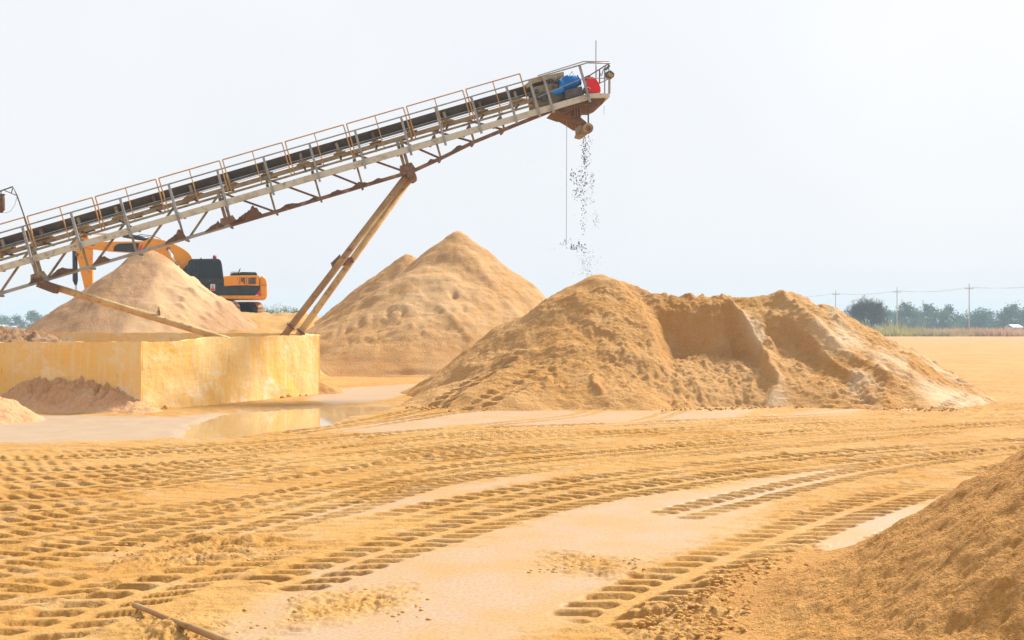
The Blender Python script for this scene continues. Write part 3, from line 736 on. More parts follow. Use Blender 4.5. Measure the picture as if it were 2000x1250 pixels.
# orange railing panels
ox = [-220,-82,50,183,307,431.5,553.5,673.5,790.5,906.5,1018]
for x0, x1 in zip(ox[:-1], ox[1:]):
    m = MB(); a0 = x0+3; a1 = x1-3; off = .58
    for x in (a0, (a0+a1)/2, a1): m.bar(Q(x, orL(x), off), Q(x+18.5, orL(x)+62, off), 0.03, 0.03 if x != (a0+a1)/2 else .024, Udir)
    m.tube([Q(a0, orL(a0), off), Q(a1, orL(a1), off)], 0.017, 6)
    m.tube([Q(a0+14, orL(a0)+47, off), Q(a1+14, orL(a1)+47, off)], 0.008, 6)
    m.build('railing_panel', M['orange_paint'], cv)
# idler stations
x = -140.0; k = 0
while x < 1020:
    m = MB(); p = Q(x, belL(x)+26, .645)
    m.bar(p, p+NV*0.27, 0.02, 0.07, Udir); m.bar(p-Udir*0.16, p+Udir*0.16, 0.05, 0.045, NV)
    q = Q(x, belL(x)+26, .645)+N*0.82
    m.bar(q, q+NV*0.27, 0.02, 0.07, Udir); m.bar(p+NV*.01, q+NV*.01, 0.05, 0.03, NV)
    io = m.build('idler', M['steel_olive'] if k % 3 else M['brown'], cv)
    m = MB(); c0 = p+NV*0.26
    m.tube([c0+N*0.05-NV*0.02, c0+N*0.20-NV*0.21], 0.045, 8); m.tube([c0+N*0.23-NV*0.24, c0+N*0.60-NV*0.24], 0.045, 8); m.tube([c0+N*0.63-NV*0.21, c0+N*0.78-NV*0.02], 0.045, 8)
    m.tube([p-NV*0.10, p-NV*0.10+N*0.8], 0.03, 8)
    m.build('roller', M['dark_steel'], io, True)
    m = MB(); jl = 0.12+0.16*rr.random()
    m.prism([p+Udir*(-jl)-NV*.02, p+Udir*jl-NV*.02, p+Udir*(jl*.5)+NV*.05, p+NV*.075, p+Udir*(-jl*.6)+NV*.035], N*0.07)
    m.build('sand_residue', M['steel_tan'] if k % 2 else M['pipe_ochre'], io)
    x += 75.2-(x+140)*0.006; k += 1
# truss
nodes = [-200,-108,-12,79,172,267,360,448,538,626,708,797,861,926,985]
def chordY(x): return chordL(x) if x <= 805 else np.interp(x, [805,861,926,1009,1080], [334.5,309,277,243,215])
for off in (.16, .86):
    m = MB(); c = lambda x: Q(x, float(chordY(x)), off)
    xs = [XL, 200, 450]
    m.chan(c(XL), c(450), 0.06, 0.075, NV)
    mr_ = MB(); pts = [c(450), c(805), c(861), c(926), c(1009), c(1080)]
    for p, q in zip(pts[:-1], pts[1:]): mr_.chan(p, q, 0.06, 0.09, NV)
    m.build('bottom_chord', M['steel_olive'] if off > .5 else M['grey_steel'], cv)
    mr_.build('bottom_chord', M['rust'], cv)
    tops = []
    for i, x in enumerate(nodes):
        dy = float(chordY(x))-s1L(x); xt = x-0.27*dy*0.93
        tp = Q(xt, s1L(xt)+3, off+.03); bt = Q(x, float(chordY(x)), off+.03); tops.append((tp, bt))
        thick = x in (79, 448, 797)
        m = MB()
        if thick:
            for kx in (-1, 1): m.chan(bt+Udir*0.05*kx, tp+Udir*0.05*kx, 0.06, 0.075, Udir)
        else: m.bar(bt, tp, 0.05, 0.05, Udir)
        m.build('truss_post', M['steel_olive'] if x < 500 or off < .5 else M['dark_steel'], cv)
        if thick:
            m = MB(); g0 = bt-N*0.045
            m.prism([g0-Udir*.22+NV*.03, g0+Udir*.22+NV*.03, g0+Udir*.16+NV*.22, g0-Udir*.16+NV*.22], N*0.012); m.build('gusset_plate', M['rust'] if x > 400 else M['steel_olive'], cv)
    for i in range(len(nodes)-1):
        m = MB()
        a, b = (tops[i][1]+Udir*0.12, tops[i+1][0]) if nodes[i+1] <= 448 else (tops[i][0], tops[i+1][1])
        m.bar(a+N*.055, b+N*.055, 0.045, 0.05, Udir.cross(N)); m.build('truss_diagonal', M['steel_olive'] if nodes[i] < 440 else M['rust'], cv)
for x in nodes:
    m = MB(); y = float(chordY(x)); m.bar(Q(x, y, .16)+N*.06, Q(x, y, .16)+N*.68, 0.05, 0.05, NV)
    xt = x-0.27*(y-s2L(x)); m.bar(Q(xt, s2L(xt)+6, .03), Q(xt, s2L(xt)+6, .03)+N*1.4, 0.05, 0.06, NV)
    m.build('cross_beam', M['dark_steel'], cv)
for i in range(0, len(nodes)-2):
    m = MB(); x = nodes[i]; x2 = nodes[i+1]
    m.bar(Q(x, s1L(x)-2, .70), Q(x2, s1L(x2)-2, .70)+N*0.7, 0.03, 0.03, NV); m.build('bracing', M['steel_tan'], cv)
# heaps of caked sand lying on the chord
m = MB()
for x0, x1, hh in ((96,150,13),(180,215,15),(108,122,10),(55,82,9),(322,362,20),(400,438,14),(448,478,6),(455,512,24),(545,585,8),(600,620,5),(640,668,6),(685,720,8),(725,748,5),(835,850,6),(880,905,8)):
    n = max(5, int((x1-x0)/3)); pk = rr.uniform(.35, .75)
    for off in (.12,):
        a = []; 
        for i in range(n+1):
            t = i/n; x = x0+(x1-x0)*t; e = (t/pk if t < pk else (1-t)/(1-pk))**0.9
            a.append(Q(x, float(chordY(x))-2.5-hh*max(0, e)*(0.72+0.35*rr.random())*(0 if i in (0, n) else 1), off))
        bot = [Q(x1, float(chordY(x1))-1, off), Q(x0, float(chordY(x0))-1, off)]
        n1 = len(a); far = [p+N*0.22-Vector((0,0,0.01)) for p in a]
        mid = [p+N*0.11+NV*0.02*rr.random() for p in a]
        m.add(a+mid+far, [(i, i+1, n1+i+1, n1+i) for i in range(n1-1)]+[(n1+i, n1+i+1, 2*n1+i+1, 2*n1+i) for i in range(n1-1)])
        m.add(a+bot, [tuple(range(n1+2))])
tag(m.build('caked_sand', M['brown'], cv), kind='stuff')
# pipe legs
def leg(pts, r, mat, name='support_leg'):
    m = MB(); m.tube(pts, r, 14); return m.build(name, mat, cv, True)
def ext(a, b, k): return b+(b-a)*k
a, b = Q(806,342,.95), Q(586,650,1.05)
l1 = leg([a, b, ext(a, b, .28)], 0.092, M['pipe_ochre'])
m = MB(); p = a.lerp(b, .99); d = (b-a).normalized(); m.tube([p-d*.02, p+d*.04], 0.13, 14); m.build('collar', M['rust'], l1, True)
a2, b2 = Q(793,345,.25), Q(559,650,.05)
l2 = leg([a2, b2, ext(a2, b2, .28)], 0.088, M['pipe_dark'])
m = MB(); d = (b2-a2).normalized(); p = a2.lerp(b2, .96); m.tube([p-d*.02, p+d*.03], 0.125, 14); m.build('collar', M['rust'], l2, True)
m = MB(); p = a2.lerp(b2, .56)
m.bar(p-Udir*0.20, p+Udir*0.34+N*0.2, 0.10, 0.16, NV); m.prism([p-Udir*.17+NV*.09, p-Udir*.14-NV*.12, p+Udir*.06-NV*.08, p+Udir*.08+NV*.22], N*.06)
m.bar(p, a.lerp(b, .56), 0.08, 0.10, NV)
m.build('leg_bracket', M['rust'], cv)
m = MB(); p = Q(802,338,.1); m.bar(p-NV*.10+N*.4, p+NV*.05+N*.4, 0.9, 0.22, Udir); m.ball(Q(803,345,.3), 0.13, 10, 6, .15); m.ball(Q(806,348,.9), 0.13, 10, 6, .15); m.build('leg_head', M['rust'], cv)
a, b = Q(88,555,.35), Q(432,660,.3)
l3 = leg([a, a.lerp(b,.5), b, ext(a, b, .15)], 0.088, M['pipe_ochre'], 'brace_pipe')
m = MB(); m.bar(Q(78,553,.2), Q(112,566,.2), 0.4, 0.2, NV); m.build('pipe_socket', M['brown'], l3)
m = MB(); m.tube([Q(262,603,.28), Q(350,630,.28), Q(400,646,.28), Q(446,661,.3)], 0.012, 6); m.build('hose', M['dark_steel'], l3)
m = MB(); m.prism([Q(304,617,.3), Q(314,619,.3), Q(312,600,.3), Q(309,598,.3)], N*.05); m.build('lug', M['pipe_ochre'], l3)
# head: platform, chute, pulley
m = MB()
m.prism([Q(1144,182.5), Q(1191,182), Q(1191,190), Q(1146,191.5)], N*1.5); m.build('head_platform', M['steel_beige'], cv, bevel=.01)
m = MB(); m.prism([Q(1082,214,.1), Q(1146,193,.1), Q(1183,191.5,.1), Q(1178,202,.1), Q(1166,207.5,.1), Q(1130,208,.1), Q(1105,222,.1)], N*1.15); m.build('head_frame', M['brown'], cv)
m = MB(); m.prism([Q(1082,214,.2), Q(1122,207,.2), Q(1130,209,.2), Q(1134,229,.2), Q(1146,239,.2), Q(1145,243,.2), Q(1133,243,.2), Q(1113,230,.2)], N*0.9); m.build('discharge_chute', M['brown'], cv)
m = MB()
for x in (1122, 1127, 1133): m.bar(Q(x,205,.15), Q(x+1,228,.15), .03, .03, Udir)
m.build('chute_ribs', M['rust'], cv)
m = MB(); c = Q(1149,250,.12)
rg = []
for k in range(16):
    an = 2*math.pi*k/16; rg.append((math.cos(an), math.sin(an)))
def ringprism(m, c, r0, r1, dep, n=16):
    vs = []
    for dd in (0, dep):
        for rad in (r0, r1):
            for k in range(n):
                an = 2*math.pi*k/n; vs.append(c+N*dd+Vector((1,0,0))*(math.cos(an)*rad)+Vector((0,0,1))*(math.sin(an)*rad))
    fs = []
    for k in range(n):
        j = (k+1) % n
        fs += [(k, j, n+j, n+k), (2*n+k, 3*n+k, 3*n+j, 2*n+j), (n+k, n+j, 3*n+j, 3*n+k), (k, 2*n+k, 2*n+j, j)]
    m.add(vs, fs)
ringprism(m, c, 0.07, 0.14, 0.16, 10); m.tube([c+N*.06, c+N*.85], 0.075, 12)
pl_ = m.build('tail_pulley', M['steel_tan'], cv)
m = MB(); m.prism([Q(1132,243,.25), Q(1144,242,.25), Q(1147,262,.25), Q(1141,265,.25), Q(1130,262,.25), Q(1133,255,.25)], N*.6); m.build('scraper_block', M['steel_olive'], cv)
m = MB(); m.bar(Q(1149,190,.2), Q(1149,244,.2), .035, .035, Udir); m.build('hanger_rod', M['dark_steel'], cv)
m = MB(); m.tube([Q(1164,79,.9), Q(1163.5,182,.9)], 0.013, 6); m.build('antenna_rod', M['grey_steel'], cv)
m = MB(); m.tube([Q(1107,230,.4), Q(1106.5,360,.4), Q(1106,478,.4)], 0.0075, 5); m.build('hanging_cable', M['grey_steel'], cv)
for x, y0, y1 in ((1180,206,224),(1124.5,243,252)):
    m = MB(); m.tube([Q(x,y0,.4), Q(x-.6,y1,.4)], 0.005, 5); m.build('hanging_cable', M['grey_steel'], cv)
# platform rails
m = MB(); m.tube([Q(1190,123.5), Q(1165,139,.3), Q(1152,147,.5)], 0.016, 6); m.tube([Q(1171,137,.3), Q(1171,163,.3)], .02, 6)
m.tube([Q(1190,153), Q(1171,163,.3)], .012, 6)
m.build('gate_rail', M['dark_steel'], cv)
for x, y0, y1, off in ((1181,134,183,.05),(1191,153,183,0.02),(1189,124,183,1.4),(1164,128,183,1.4)):
    m = MB(); m.bar(Q(x,y0,off), Q(x,y1,off), .03, .03, Udir); m.build('rail_post', M['grey_steel'], cv)
m = MB(); m.tube([Q(1050,148,1.4), Q(1140,120,1.4), Q(1190,121,1.4), Q(1191,124,0)], .016, 6); m.build('handrail', M['grey_steel'], cv)
fl = MB(); c = Q(1193,142,.0)
fl.prism([Q(1184,140,-.1), Q(1193,137,-.1), Q(1200,143,-.1), Q(1200,149,-.1), Q(1195,152,-.1), Q(1187,147,-.1)], N*.25)
fl.bar(Q(1183,136,.0), Q(1190,128,.0), .1, .06, NV); fo = fl.build('flood_light', M['dark_steel'], cv, bevel=.008)
m = MB(); m.prism([Q(1186,146.2,-.11), Q(1189.5,141,-.11), Q(1199,147,-.11), Q(1195,152.2,-.11)], N*(-.01)); m.build('lens', M['steel_tan'], fo)
m = MB(); m.tube([Q(1183,130,.05), Q(1178,137,.1), Q(1175,148,.1), Q(1172,148,.1), Q(1173,143,.1)], .012, 6); m.build('lamp_cable', M['dark_steel'], cv)
# drive
m = MB(); m.prism([Q(1024,166,.6), Q(1042,153,.6), Q(1101,139.5,.6), Q(1102,147,.6), Q(1044,162,.6), Q(1030,172,.6)], N*.9); m.build('belt_hood', M['steel_tan'], cv, bevel=.008)
m = MB(); m.prism([Q(1033,165,.7), Q(1041,160,.7), Q(1044,176,.7), Q(1036,180,.7)], N*.6); m.build('inlet_plate', M['dark_steel'], cv)
m = MB(); m.prism([Q(1042,170,.5), Q(1078,161,.5), Q(1104,172,.5), Q(1106,190,.5), Q(1078,204,.5), Q(1044,208,.5)], N*.9); m.build('drive_housing', M['steel_olive'], cv, bevel=.01)
m = MB()
for x, y in ((1052,190),(1062,194),(1048,178),(1070,186)): m.box(Q(x,y,.42), (.09,.16,.09), 0.15)
for x in (1068,1074,1080,1086): m.bar(Q(x,164-(x-1068)*.3,.45), Q(x+2,157-(x-1068)*.3,.45), .3, .02, Udir)
m.tube([Q(1062,186,.4), Q(1062,186,.4)+N*.3], .11, 14)
m.build('gearbox', M['dark_steel'], cv, bevel=.006)
m = MB(); m.prism([Q(1080,152,.55), Q(1088,150,.55), Q(1089,157,.55), Q(1081,159,.55)], N*.2); m.build('bearing_block', M['steel_beige'], cv)
m = MB(); m.prism([Q(1104,177,.1), Q(1136,168,.1), Q(1141,184,.1), Q(1106,193,.1)], N*.9); m.build('motor_base', M['dark_steel'], cv)
ax0, ax1 = Q(1097,168,.4), Q(1129,157.5,.4); d = (ax1-ax0).normalized()
m = MB(); m.tube([ax0-d*.04, ax0, ax0+d*.02, ax1-d*.08, ax1-d*.02, ax1+d*.03], [.10,.17,.165,.165,.15,.10], 20)
for k in range(18):
    an = 2*math.pi*k/18; o_ = (N*math.cos(an)+d.cross(N)*math.sin(an))
    m.bar(ax0+d*.05+o_*.17, ax1-d*.1+o_*.17, .008, .03, tuple(o_))
mo = m.build('drive_motor', M['blue'], cv, True)
m = MB(); p = ax0.lerp(ax1, .35)+NV*.17; m.bar(p-d*.07, p+d*.07, .16, .10, NV); m.tube([ax1+d*.02, ax1+d*.05], [.155,.13], 18); m.build('terminal_box', M['blue'], mo, bevel=.01)
m = MB(); m.tube([Q(1078,181,.3), Q(1086,181,.3), Q(1096,178,.3), Q(1099,168,.35)], [.04,.08,.09,.10], 12); m.build('reducer', M['blue'], mo, True)
m = MB(); m.tube([Q(1110,150,.4), Q(1118,139,.4), Q(1120,146,.4)], .008, 5); m.build('lifting_wire', M['dark_steel'], mo)
m = MB()
poly = [(1147,151),(1150,148.5),(1158,149.5),(1165,154),(1170,161),(1173.5,171),(1174,180.5),(1149,180.5),(1146,173),(1146.5,162)]
m.prism([Q(x,y,.15) for x, y in poly], N*.35); rg_ = m.build('drive_guard', M['red'], cv, bevel=.03)
m = MB(); m.prism([Q(1142,150,.12), Q(1150,146,.12), Q(1154,147.5,.12), Q(1148,151,.12)], N*.4); m.build('guard_lid', M['rust'], rg_)
m = MB(); m.tube([Q(1147,170,.13), Q(1151,171,.1), Q(1153,174,.13)], .01, 6); m.build('guard_highlight', M['white'], rg_)  # white sliver standing in for the highlight on the guard
m = MB(); m.box(Q(1142,177,.2), (.08,.2,.12)); m.build('switch_box', M['dark_steel'], cv)

# lamp hanging on its bracket at the left end
lp = thing('hanging_lamp', tuple(Q(62,470,.1)), 'rust-brown hanging lamp on a thin grey bracket mast at the left edge', 'lamp')
m = MB(); m.tube([Q(68,482,.1), Q(33,381,.1), Q(25,364.5,.1), Q(-60,395,.1)], .017, 6); m.tube([Q(33,382,.1), Q(9,372,.1)], .012, 6); m.tube([Q(25.5,366,.1), Q(22,377,.1)], .012, 6)
m.build('mast', M['dark_steel'], lp)
m = MB(); c = Q(2,383,.1)
m.tube([c, c-Vector((0,0,.03)), c-Vector((0,0,.33)), c-Vector((0,0,.38)), c-Vector((0,0,.41))], [.07,.085,.09,.05,.03], 12); m.build('lamp_body', M['brown'], lp, True)
m = MB(); m.tube([c+Vector((0,0,.05)), c+Vector((0,0,.0))], [.095,.08], 12); m.tube([c+Vector((0,0,.02)), c+Vector((0,0,.14))], .012, 6); m.build('lamp_cap', M['dark_steel'], lp)
m = MB(); m.tube([Q(2,414,.1), Q(12,416,.1), Q(21,412,.1), Q(29,400,.1), Q(33,385,.1)], .006, 5); m.build('power_cable', M['grey_steel'], lp)

# falling grains
m = MB(); rg2 = random.Random(3)
def grain(px, py, r): m.ball(Q(px, py, .5+rg2.gauss(0, .12)), r*.85, 5, 3, .35, (1, 1, 1.2))
def cluster(n, cx, cy, sx, sy, r0=.006, r1=.02):
    for _ in range(n): grain(rg2.gauss(cx, sx), rg2.gauss(cy, sy), r0+(r1-r0)*rg2.random()**2)
for _ in range(170): grain(rg2.gauss(1142, 3.2), rg2.uniform(262, 330), rg2.uniform(.006, .019))
for _ in range(60): grain(rg2.gauss(1151, 2.6), rg2.uniform(262, 320), rg2.uniform(.005, .012))
cluster(150, 1134, 348, 9, 13, .006, .024); cluster(70, 1132, 375, 6, 8); cluster(18, 1118, 340, 3, 2, .008, .02)
for _ in range(55): grain(rg2.gauss(1140, 3), rg2.uniform(385, 460), rg2.uniform(.006, .018))
for _ in range(70): grain(rg2.gauss(1156, 3.5), rg2.uniform(335, 400), rg2.uniform(.005, .013))
cluster(45, 1162, 430, 4, 8, .005, .014)
cluster(22, 1106, 474, 5, 3, .007, .02); cluster(70, 1127, 483, 8, 3.5, .007, .024); cluster(12, 1080, 486, 14, 1.5, .004, .008)
for _ in range(120): grain(rg2.gauss(1146, 9), rg2.uniform(490, 542), rg2.uniform(.005, .013))
for _ in range(50): grain(rg2.gauss(1143, 14), rg2.uniform(300, 540), rg2.uniform(.004, .009))
tag(m.build('falling_grains', M['grain']), 'dark sand grains and pebbles falling from the conveyor head onto the pile', 'falling sand', kind='stuff')

# ------------------------------------------------------------------ excavator
EX = 50.0
XC = W(450, 560, EX); XD = Vector((XC.x, XC.y, 0)).normalized()
def XW(px, py, D):            # point on a vertical plane facing back along the line to the machine, D-EX metres behind its middle
    rx, rz = (px-1000)/F, (HOR-py)/F; t = (XC.x*XD.x+XC.y*XD.y+(D-EX))/(rx*XD.x+XD.y)
    return Vector((rx*t, t, CAMH+rz*t))
ex = thing('excavator', tuple(XW(470, 618, EX)), 'orange and black tracked excavator standing behind the left sand pile', 'excavator')
def EP(px, py, D=EX): return XW(px, py, D)
def eprism(poly, D0, dep, name, mat, parent=ex, bevel=0.0, smooth=False):
    m = MB(); m.prism([XW(x, y, D0) for x, y in poly], XD*dep); return m.build(name, mat, parent, smooth, bevel)
ND = EX-1.45
body = eprism([(437,539.5),(452,538.2),(507,538),(507,559),(437,559)], ND, 2.9, 'engine_housing', M['ex_orange'], bevel=.04)
eprism([(395,577),(509,577),(509,584),(420,584),(395,583)], ND-.02, 2.94, 'body_frame', M['ex_orange'], bevel=.03)
cwt = [(508,539),(514,539),(519,544),(521.5,552),(522,576),(520.5,584),(508,584)]
eprism(cwt, ND-.03, 2.96, 'counterweight', M['ex_orange'], bevel=.09)
m = MB(); m.bar(XW(508.5,557,ND-.035), XW(521.5,557,ND-.035), .012, .02); m.build('seam', M['ex_black'], ex)
eprism([(364,556),(437,556),(437,559.5),(455,557.5),(480,557),(508,558),(508,566),(499,576.5),(398,576.5),(378,572),(364,566)], ND-.015, 2.9, 'side_panel', M['ex_black'], bevel=.02)
eprism([(508,564.5),(508,576.5),(499.5,576.5)], ND-.04, .03, 'red_corner', M['sign_red'])
m = MB()
for yy in np.linspace(543.2, 554, 8): m.bar(XW(485.5,yy,ND-.02), XW(499.5,yy,ND-.02), .03, .02)
m.prism([XW(485,542,ND+.01), XW(500,542,ND+.01), XW(500,555,ND+.01), XW(485,555,ND+.01)], XD*-.015)
m.build('vent_grille', M['rust'], body)
m = MB()
for yy in np.linspace(543.2, 549.5, 5): m.bar(XW(471,yy,ND-.02), XW(478.5,yy,ND-.02), .03, .02)
m.prism([XW(470.5,542,ND+.01), XW(479,542,ND+.01), XW(479,555,ND+.01), XW(475.5,555,ND+.01), XW(475.5,550.5,ND+.01), XW(470.5,550.5,ND+.01)], XD*-.015)
m.build('vent_grille', M['rust'], body)
for x in (468.5, 482):
    m = MB(); m.bar(XW(x,540,ND-.004), XW(x,557,ND-.004), .012, .015, (1,0,0)); m.build('seam', M['ex_black'], body)
eprism([(449,537.5),(453,533),(468,532.5),(470,531),(500,531.5),(503.5,537.5)], ND+.5, 1.8, 'engine_cover', M['ex_black'], bevel=.03)
m = MB(); m.tube([XW(465.5,533,ND+.2), XW(468,528,ND+.2)], .03, 6); m.prism([XW(465.5,530.5,ND+.15), XW(468.5,524,ND+.15), XW(470,524.5,ND+.15), XW(467.5,531.5,ND+.15)], XD*.2); m.build('mirror', M['ex_black'], ex)
m = MB(); m.tube([XW(450,536,ND+.05), XW(452,531.5,ND+.05), XW(466,531.5,ND+.05), XW(467,537,ND+.05)], .018, 6); m.tube([XW(458,531.5,ND+.05), XW(458,537,ND+.05)], .015, 6); m.build('guard_rail', M['ex_black'], ex)
# cab
cabp = [(362.5,556),(363.5,545),(367,512),(370,507.5),(375,505.5),(426,505),(431,508),(433.5,516),(437,545),(437.5,556)]
cab = eprism(cabp, ND, 1.05, 'cab', M['ex_black'], bevel=.05)
for poly in ([(370,543),(372.5,511),(386,510.5),(386,543)], [(389,543),(389,510.5),(411,510),(411,543)], [(414,543),(414,510),(426,510),(430,520),(433,543)]):
    eprism(poly, ND-.006, .01, 'window', M['glass'], cab)
m = MB(); m.bar(XW(412.5,508,ND-.012), XW(412.5,574,ND-.012), .02, .03, (1,0,0)); m.bar(XW(387.5,508,ND-.012), XW(387.5,556,ND-.012), .02, .03, (1,0,0)); m.build('door_frame', M['ex_black'], cab)
m = MB(); m.bar(XW(408,548,ND-.02), XW(411,548,ND-.02), .03, .03); m.build('door_handle', M['grey_steel'], cab)
st = eprism([(411,555),(420,555),(420,567.5),(411,567.5)], ND-.03, .012, 'warning_sticker', M['white'])
m = MB()
m.prism([XW(411.6,563.2,ND-.035), XW(419.4,563.2,ND-.035), XW(419.4,566.9,ND-.035), XW(411.6,566.9,ND-.035)], XD*.004); m.build('red_band', M['sign_red'], st)
m = MB()
for a_, b_ in (((413.5,557),(417.5,561)),((417.5,557),(413.5,561)),((413,562),(418,562))): m.bar(XW(*a_,ND-.034), XW(*b_,ND-.034), .004, .02)
m.build('mark', M['ex_black'], st)
m = MB(); m.tube([XW(419,505,ND+.4), XW(419,499.5,ND+.4), XW(419,498.5,ND+.4)], [.09,.08,.04], 12); be = m.build('beacon', M['sign_red'], cab, True)
m = MB(); m.tube([XW(422.5,505,ND+.3), XW(422.5,498.5,ND+.3)], .012, 6); m.tube([XW(394,505.5,ND+.4), XW(394,503.2,ND+.4)], [.08,.05], 10); m.build('aerial', M['grey_steel'], cab)
# boom
bm_ = [(375,503),(369,494),(361,487.5),(350,481),(336,474.5),(322,469.5),(306,466),(293,465.8),(280,471),(240,471.5),(212,471.8),(180,474),(158,470),(150,468),(148,474),(158,482),(180,486),(216,490.5),(268,494),(292,497),(306,490),(318,503),(341,515.5),(352,524),(357,530),(365,528),(372,520)]
boom = eprism(bm_, EX-.35, .55, 'boom', M['ex_orange'], bevel=.03)
eprism([(221,490.3),(224,480),(232,475.8),(272,474.5),(268,492.5),(240,491.5)], EX-.385, .03, 'side_badge', M['ex_black'], boom)
eprism([(272.5,482),(279,476.5),(275,490),(270,491)], EX-.385, .03, 'side_badge', M['sign_red'], boom)
m = MB(); m.tube([XW(329,486,EX-.42), XW(329,486,EX+.25)], .09, 12); m.tube([XW(158,473,EX-.42), XW(158,473,EX+.3)], .12, 12); m.build('pivot_pin', M['rust'], boom, True)
m = MB()
hp = [(262,462),(275,458),(300,461),(312,466),(322,476)]
m.tube([XW(x, y, EX-.1) for x, y in hp], .018, 6); m.tube([XW(x-5, y+2.5, EX+.05) for x, y in hp], .018, 6); m.build('hydraulic_hose', M['ex_black'], boom)
cy = one('tube', [XW(291,468,EX-.05), XW(240,459.5,EX-.05)], .11, 12).build('stick_cylinder', M['ex_black'], ex, True)
one('tube', [XW(240,459.5,EX-.05), XW(168,455,EX-.05)], .055, 10).build('piston_rod', M['chrome'], cy, True)
for dz in (-.62, .42):
    c1 = one('tube', [XW(360,553,EX+dz), XW(345,521,EX+dz), XW(343.5,518,EX+dz)], [.13,.13,.10], 12).build('boom_cylinder', M['ex_black'], ex, True)
    one('tube', [XW(345,521,EX+dz), XW(329,487,EX+dz)], .055, 10).build('piston_rod', M['chrome'], c1, True)
m = MB(); m.prism([XW(352,550,EX-.5), XW(372,560,EX-.5), XW(376,530,EX-.5), XW(368,515,EX-.5), XW(358,525,EX-.5)], XD*.85); m.build('boom_foot', M['ex_black'], ex)
stk = [(144,466),(150,457),(168,455),(174,466),(180,490),(181,552),(178,600),(168,600),(164,560),(151,505),(146,485)]
stick = eprism(stk, EX-.3, .42, 'stick', M['ex_orange'], bevel=.03)
m = MB(); m.tube([XW(166,460,EX-.36), XW(166,460,EX+.2)], .10, 12); m.tube([XW(150,497,EX-.36), XW(150,497,EX+.2)], .09, 12); m.build('pivot_pin', M['rust'], stick, True)
c2 = one('tube', [XW(146,490,EX-.1), XW(147,548,EX-.1), XW(148,556,EX-.1)], [.11,.12,.06], 12).build('bucket_cylinder', M['ex_black'], ex, True)
one('tube', [XW(148,553,EX-.1), XW(149,600,EX-.1)], .05, 10).build('piston_rod', M['chrome'], c2, True)
# bucket, behind the pile
bk = [(150,600),(178,598),(192,612),(190,634),(172,644),(150,638),(160,622),(156,610)]
eprism(bk, EX-.7, 1.3, 'bucket', M['ex_black'], bevel=.03)
# undercarriage, turned a little
m = MB(); c = XW(432,588,EX); m.tube([c-Vector((0,0,.12)), c+Vector((0,0,.16))], .62, 24); m.build('turntable', M['ex_black'], ex)
cx, cy_, cz = c.x-.65, c.y, W(0,618,EX).z
ya = R(-16); ux = Vector((math.cos(ya), math.sin(ya), 0)); uy = Vector((-math.sin(ya), math.cos(ya), 0)); uz = Vector((0,0,1))
m = MB(); C0 = Vector((cx+.15, cy_, cz+.42)); m.bar(C0-uy*1.1, C0+uy*1.1, 1.4, .35); m.build('track_frame', M['ex_black'], ex)
for sgn in (-1, 1):
    Cc = Vector((cx+.2, cy_, cz+.36))+uy*1.1*sgn; Lh, rr_ = 1.68, .34; wd = .56
    tk = MB()
    prof = []
    for k in range(9): an = -math.pi/2+math.pi*k/8; prof.append((Lh+rr_*math.cos(an), rr_*math.sin(an)))
    for k in range(9): an = math.pi/2+math.pi*k/8; prof.append((-Lh+rr_*math.cos(an), rr_*math.sin(an)))
    tk.prism([Cc+ux*a+uz*b_-uy*(wd/2-.03) for a, b_ in prof], uy*(wd-.06)); to = tk.build('track', M['ex_black'], ex)
    sh = MB(); per = 2*2*Lh+2*math.pi*rr_; npl = 46
    for k in range(npl):
        s_ = per*k/npl
        if s_ < 2*Lh: p = (-Lh+s_, -rr_); tdir = (1, 0)
        elif s_ < 2*Lh+math.pi*rr_: an = (s_-2*Lh)/rr_-math.pi/2; p = (Lh+rr_*math.cos(an), rr_*math.sin(an)); tdir = (-math.sin(an), math.cos(an))
        elif s_ < 4*Lh+math.pi*rr_: q_ = s_-2*Lh-math.pi*rr_; p = (Lh-q_, rr_); tdir = (-1, 0)
        else: an = (s_-4*Lh-math.pi*rr_)/rr_+math.pi/2; p = (-Lh+rr_*math.cos(an), rr_*math.sin(an)); tdir = (-math.sin(an), math.cos(an))
        tv = ux*tdir[0]+uz*tdir[1]; cc_ = Cc+ux*p[0]+uz*p[1]; nrm = uy.cross(tv)
        sh.bar(cc_-uy*wd/2-nrm*.0, cc_+uy*wd/2, per/npl*.82, .05, tuple(nrm))
        sh.bar(cc_-uy*wd/2-nrm*.0+nrm*.035*(-1), cc_+uy*wd/2-nrm*.035, .03, .06, tuple(nrm))
    sh.build('track_shoes', M['muddy_track'], to)
    rl = MB()
    for a in np.linspace(-1.3, 1.3, 7): p0 = Cc+ux*a-uz*.17-uy*(wd/2-.02)*1; rl.tube([p0-uy*.03, p0+uy*(wd+.02)], .11, 10)
    for a, rad in ((-Lh, .27), (Lh, .27)): p0 = Cc+ux*a-uy*(wd/2+.0); rl.tube([p0-uy*.02, p0+uy*(wd+.04)], rad, 14)
    rl.build('rollers', M['ex_black'], to, True)

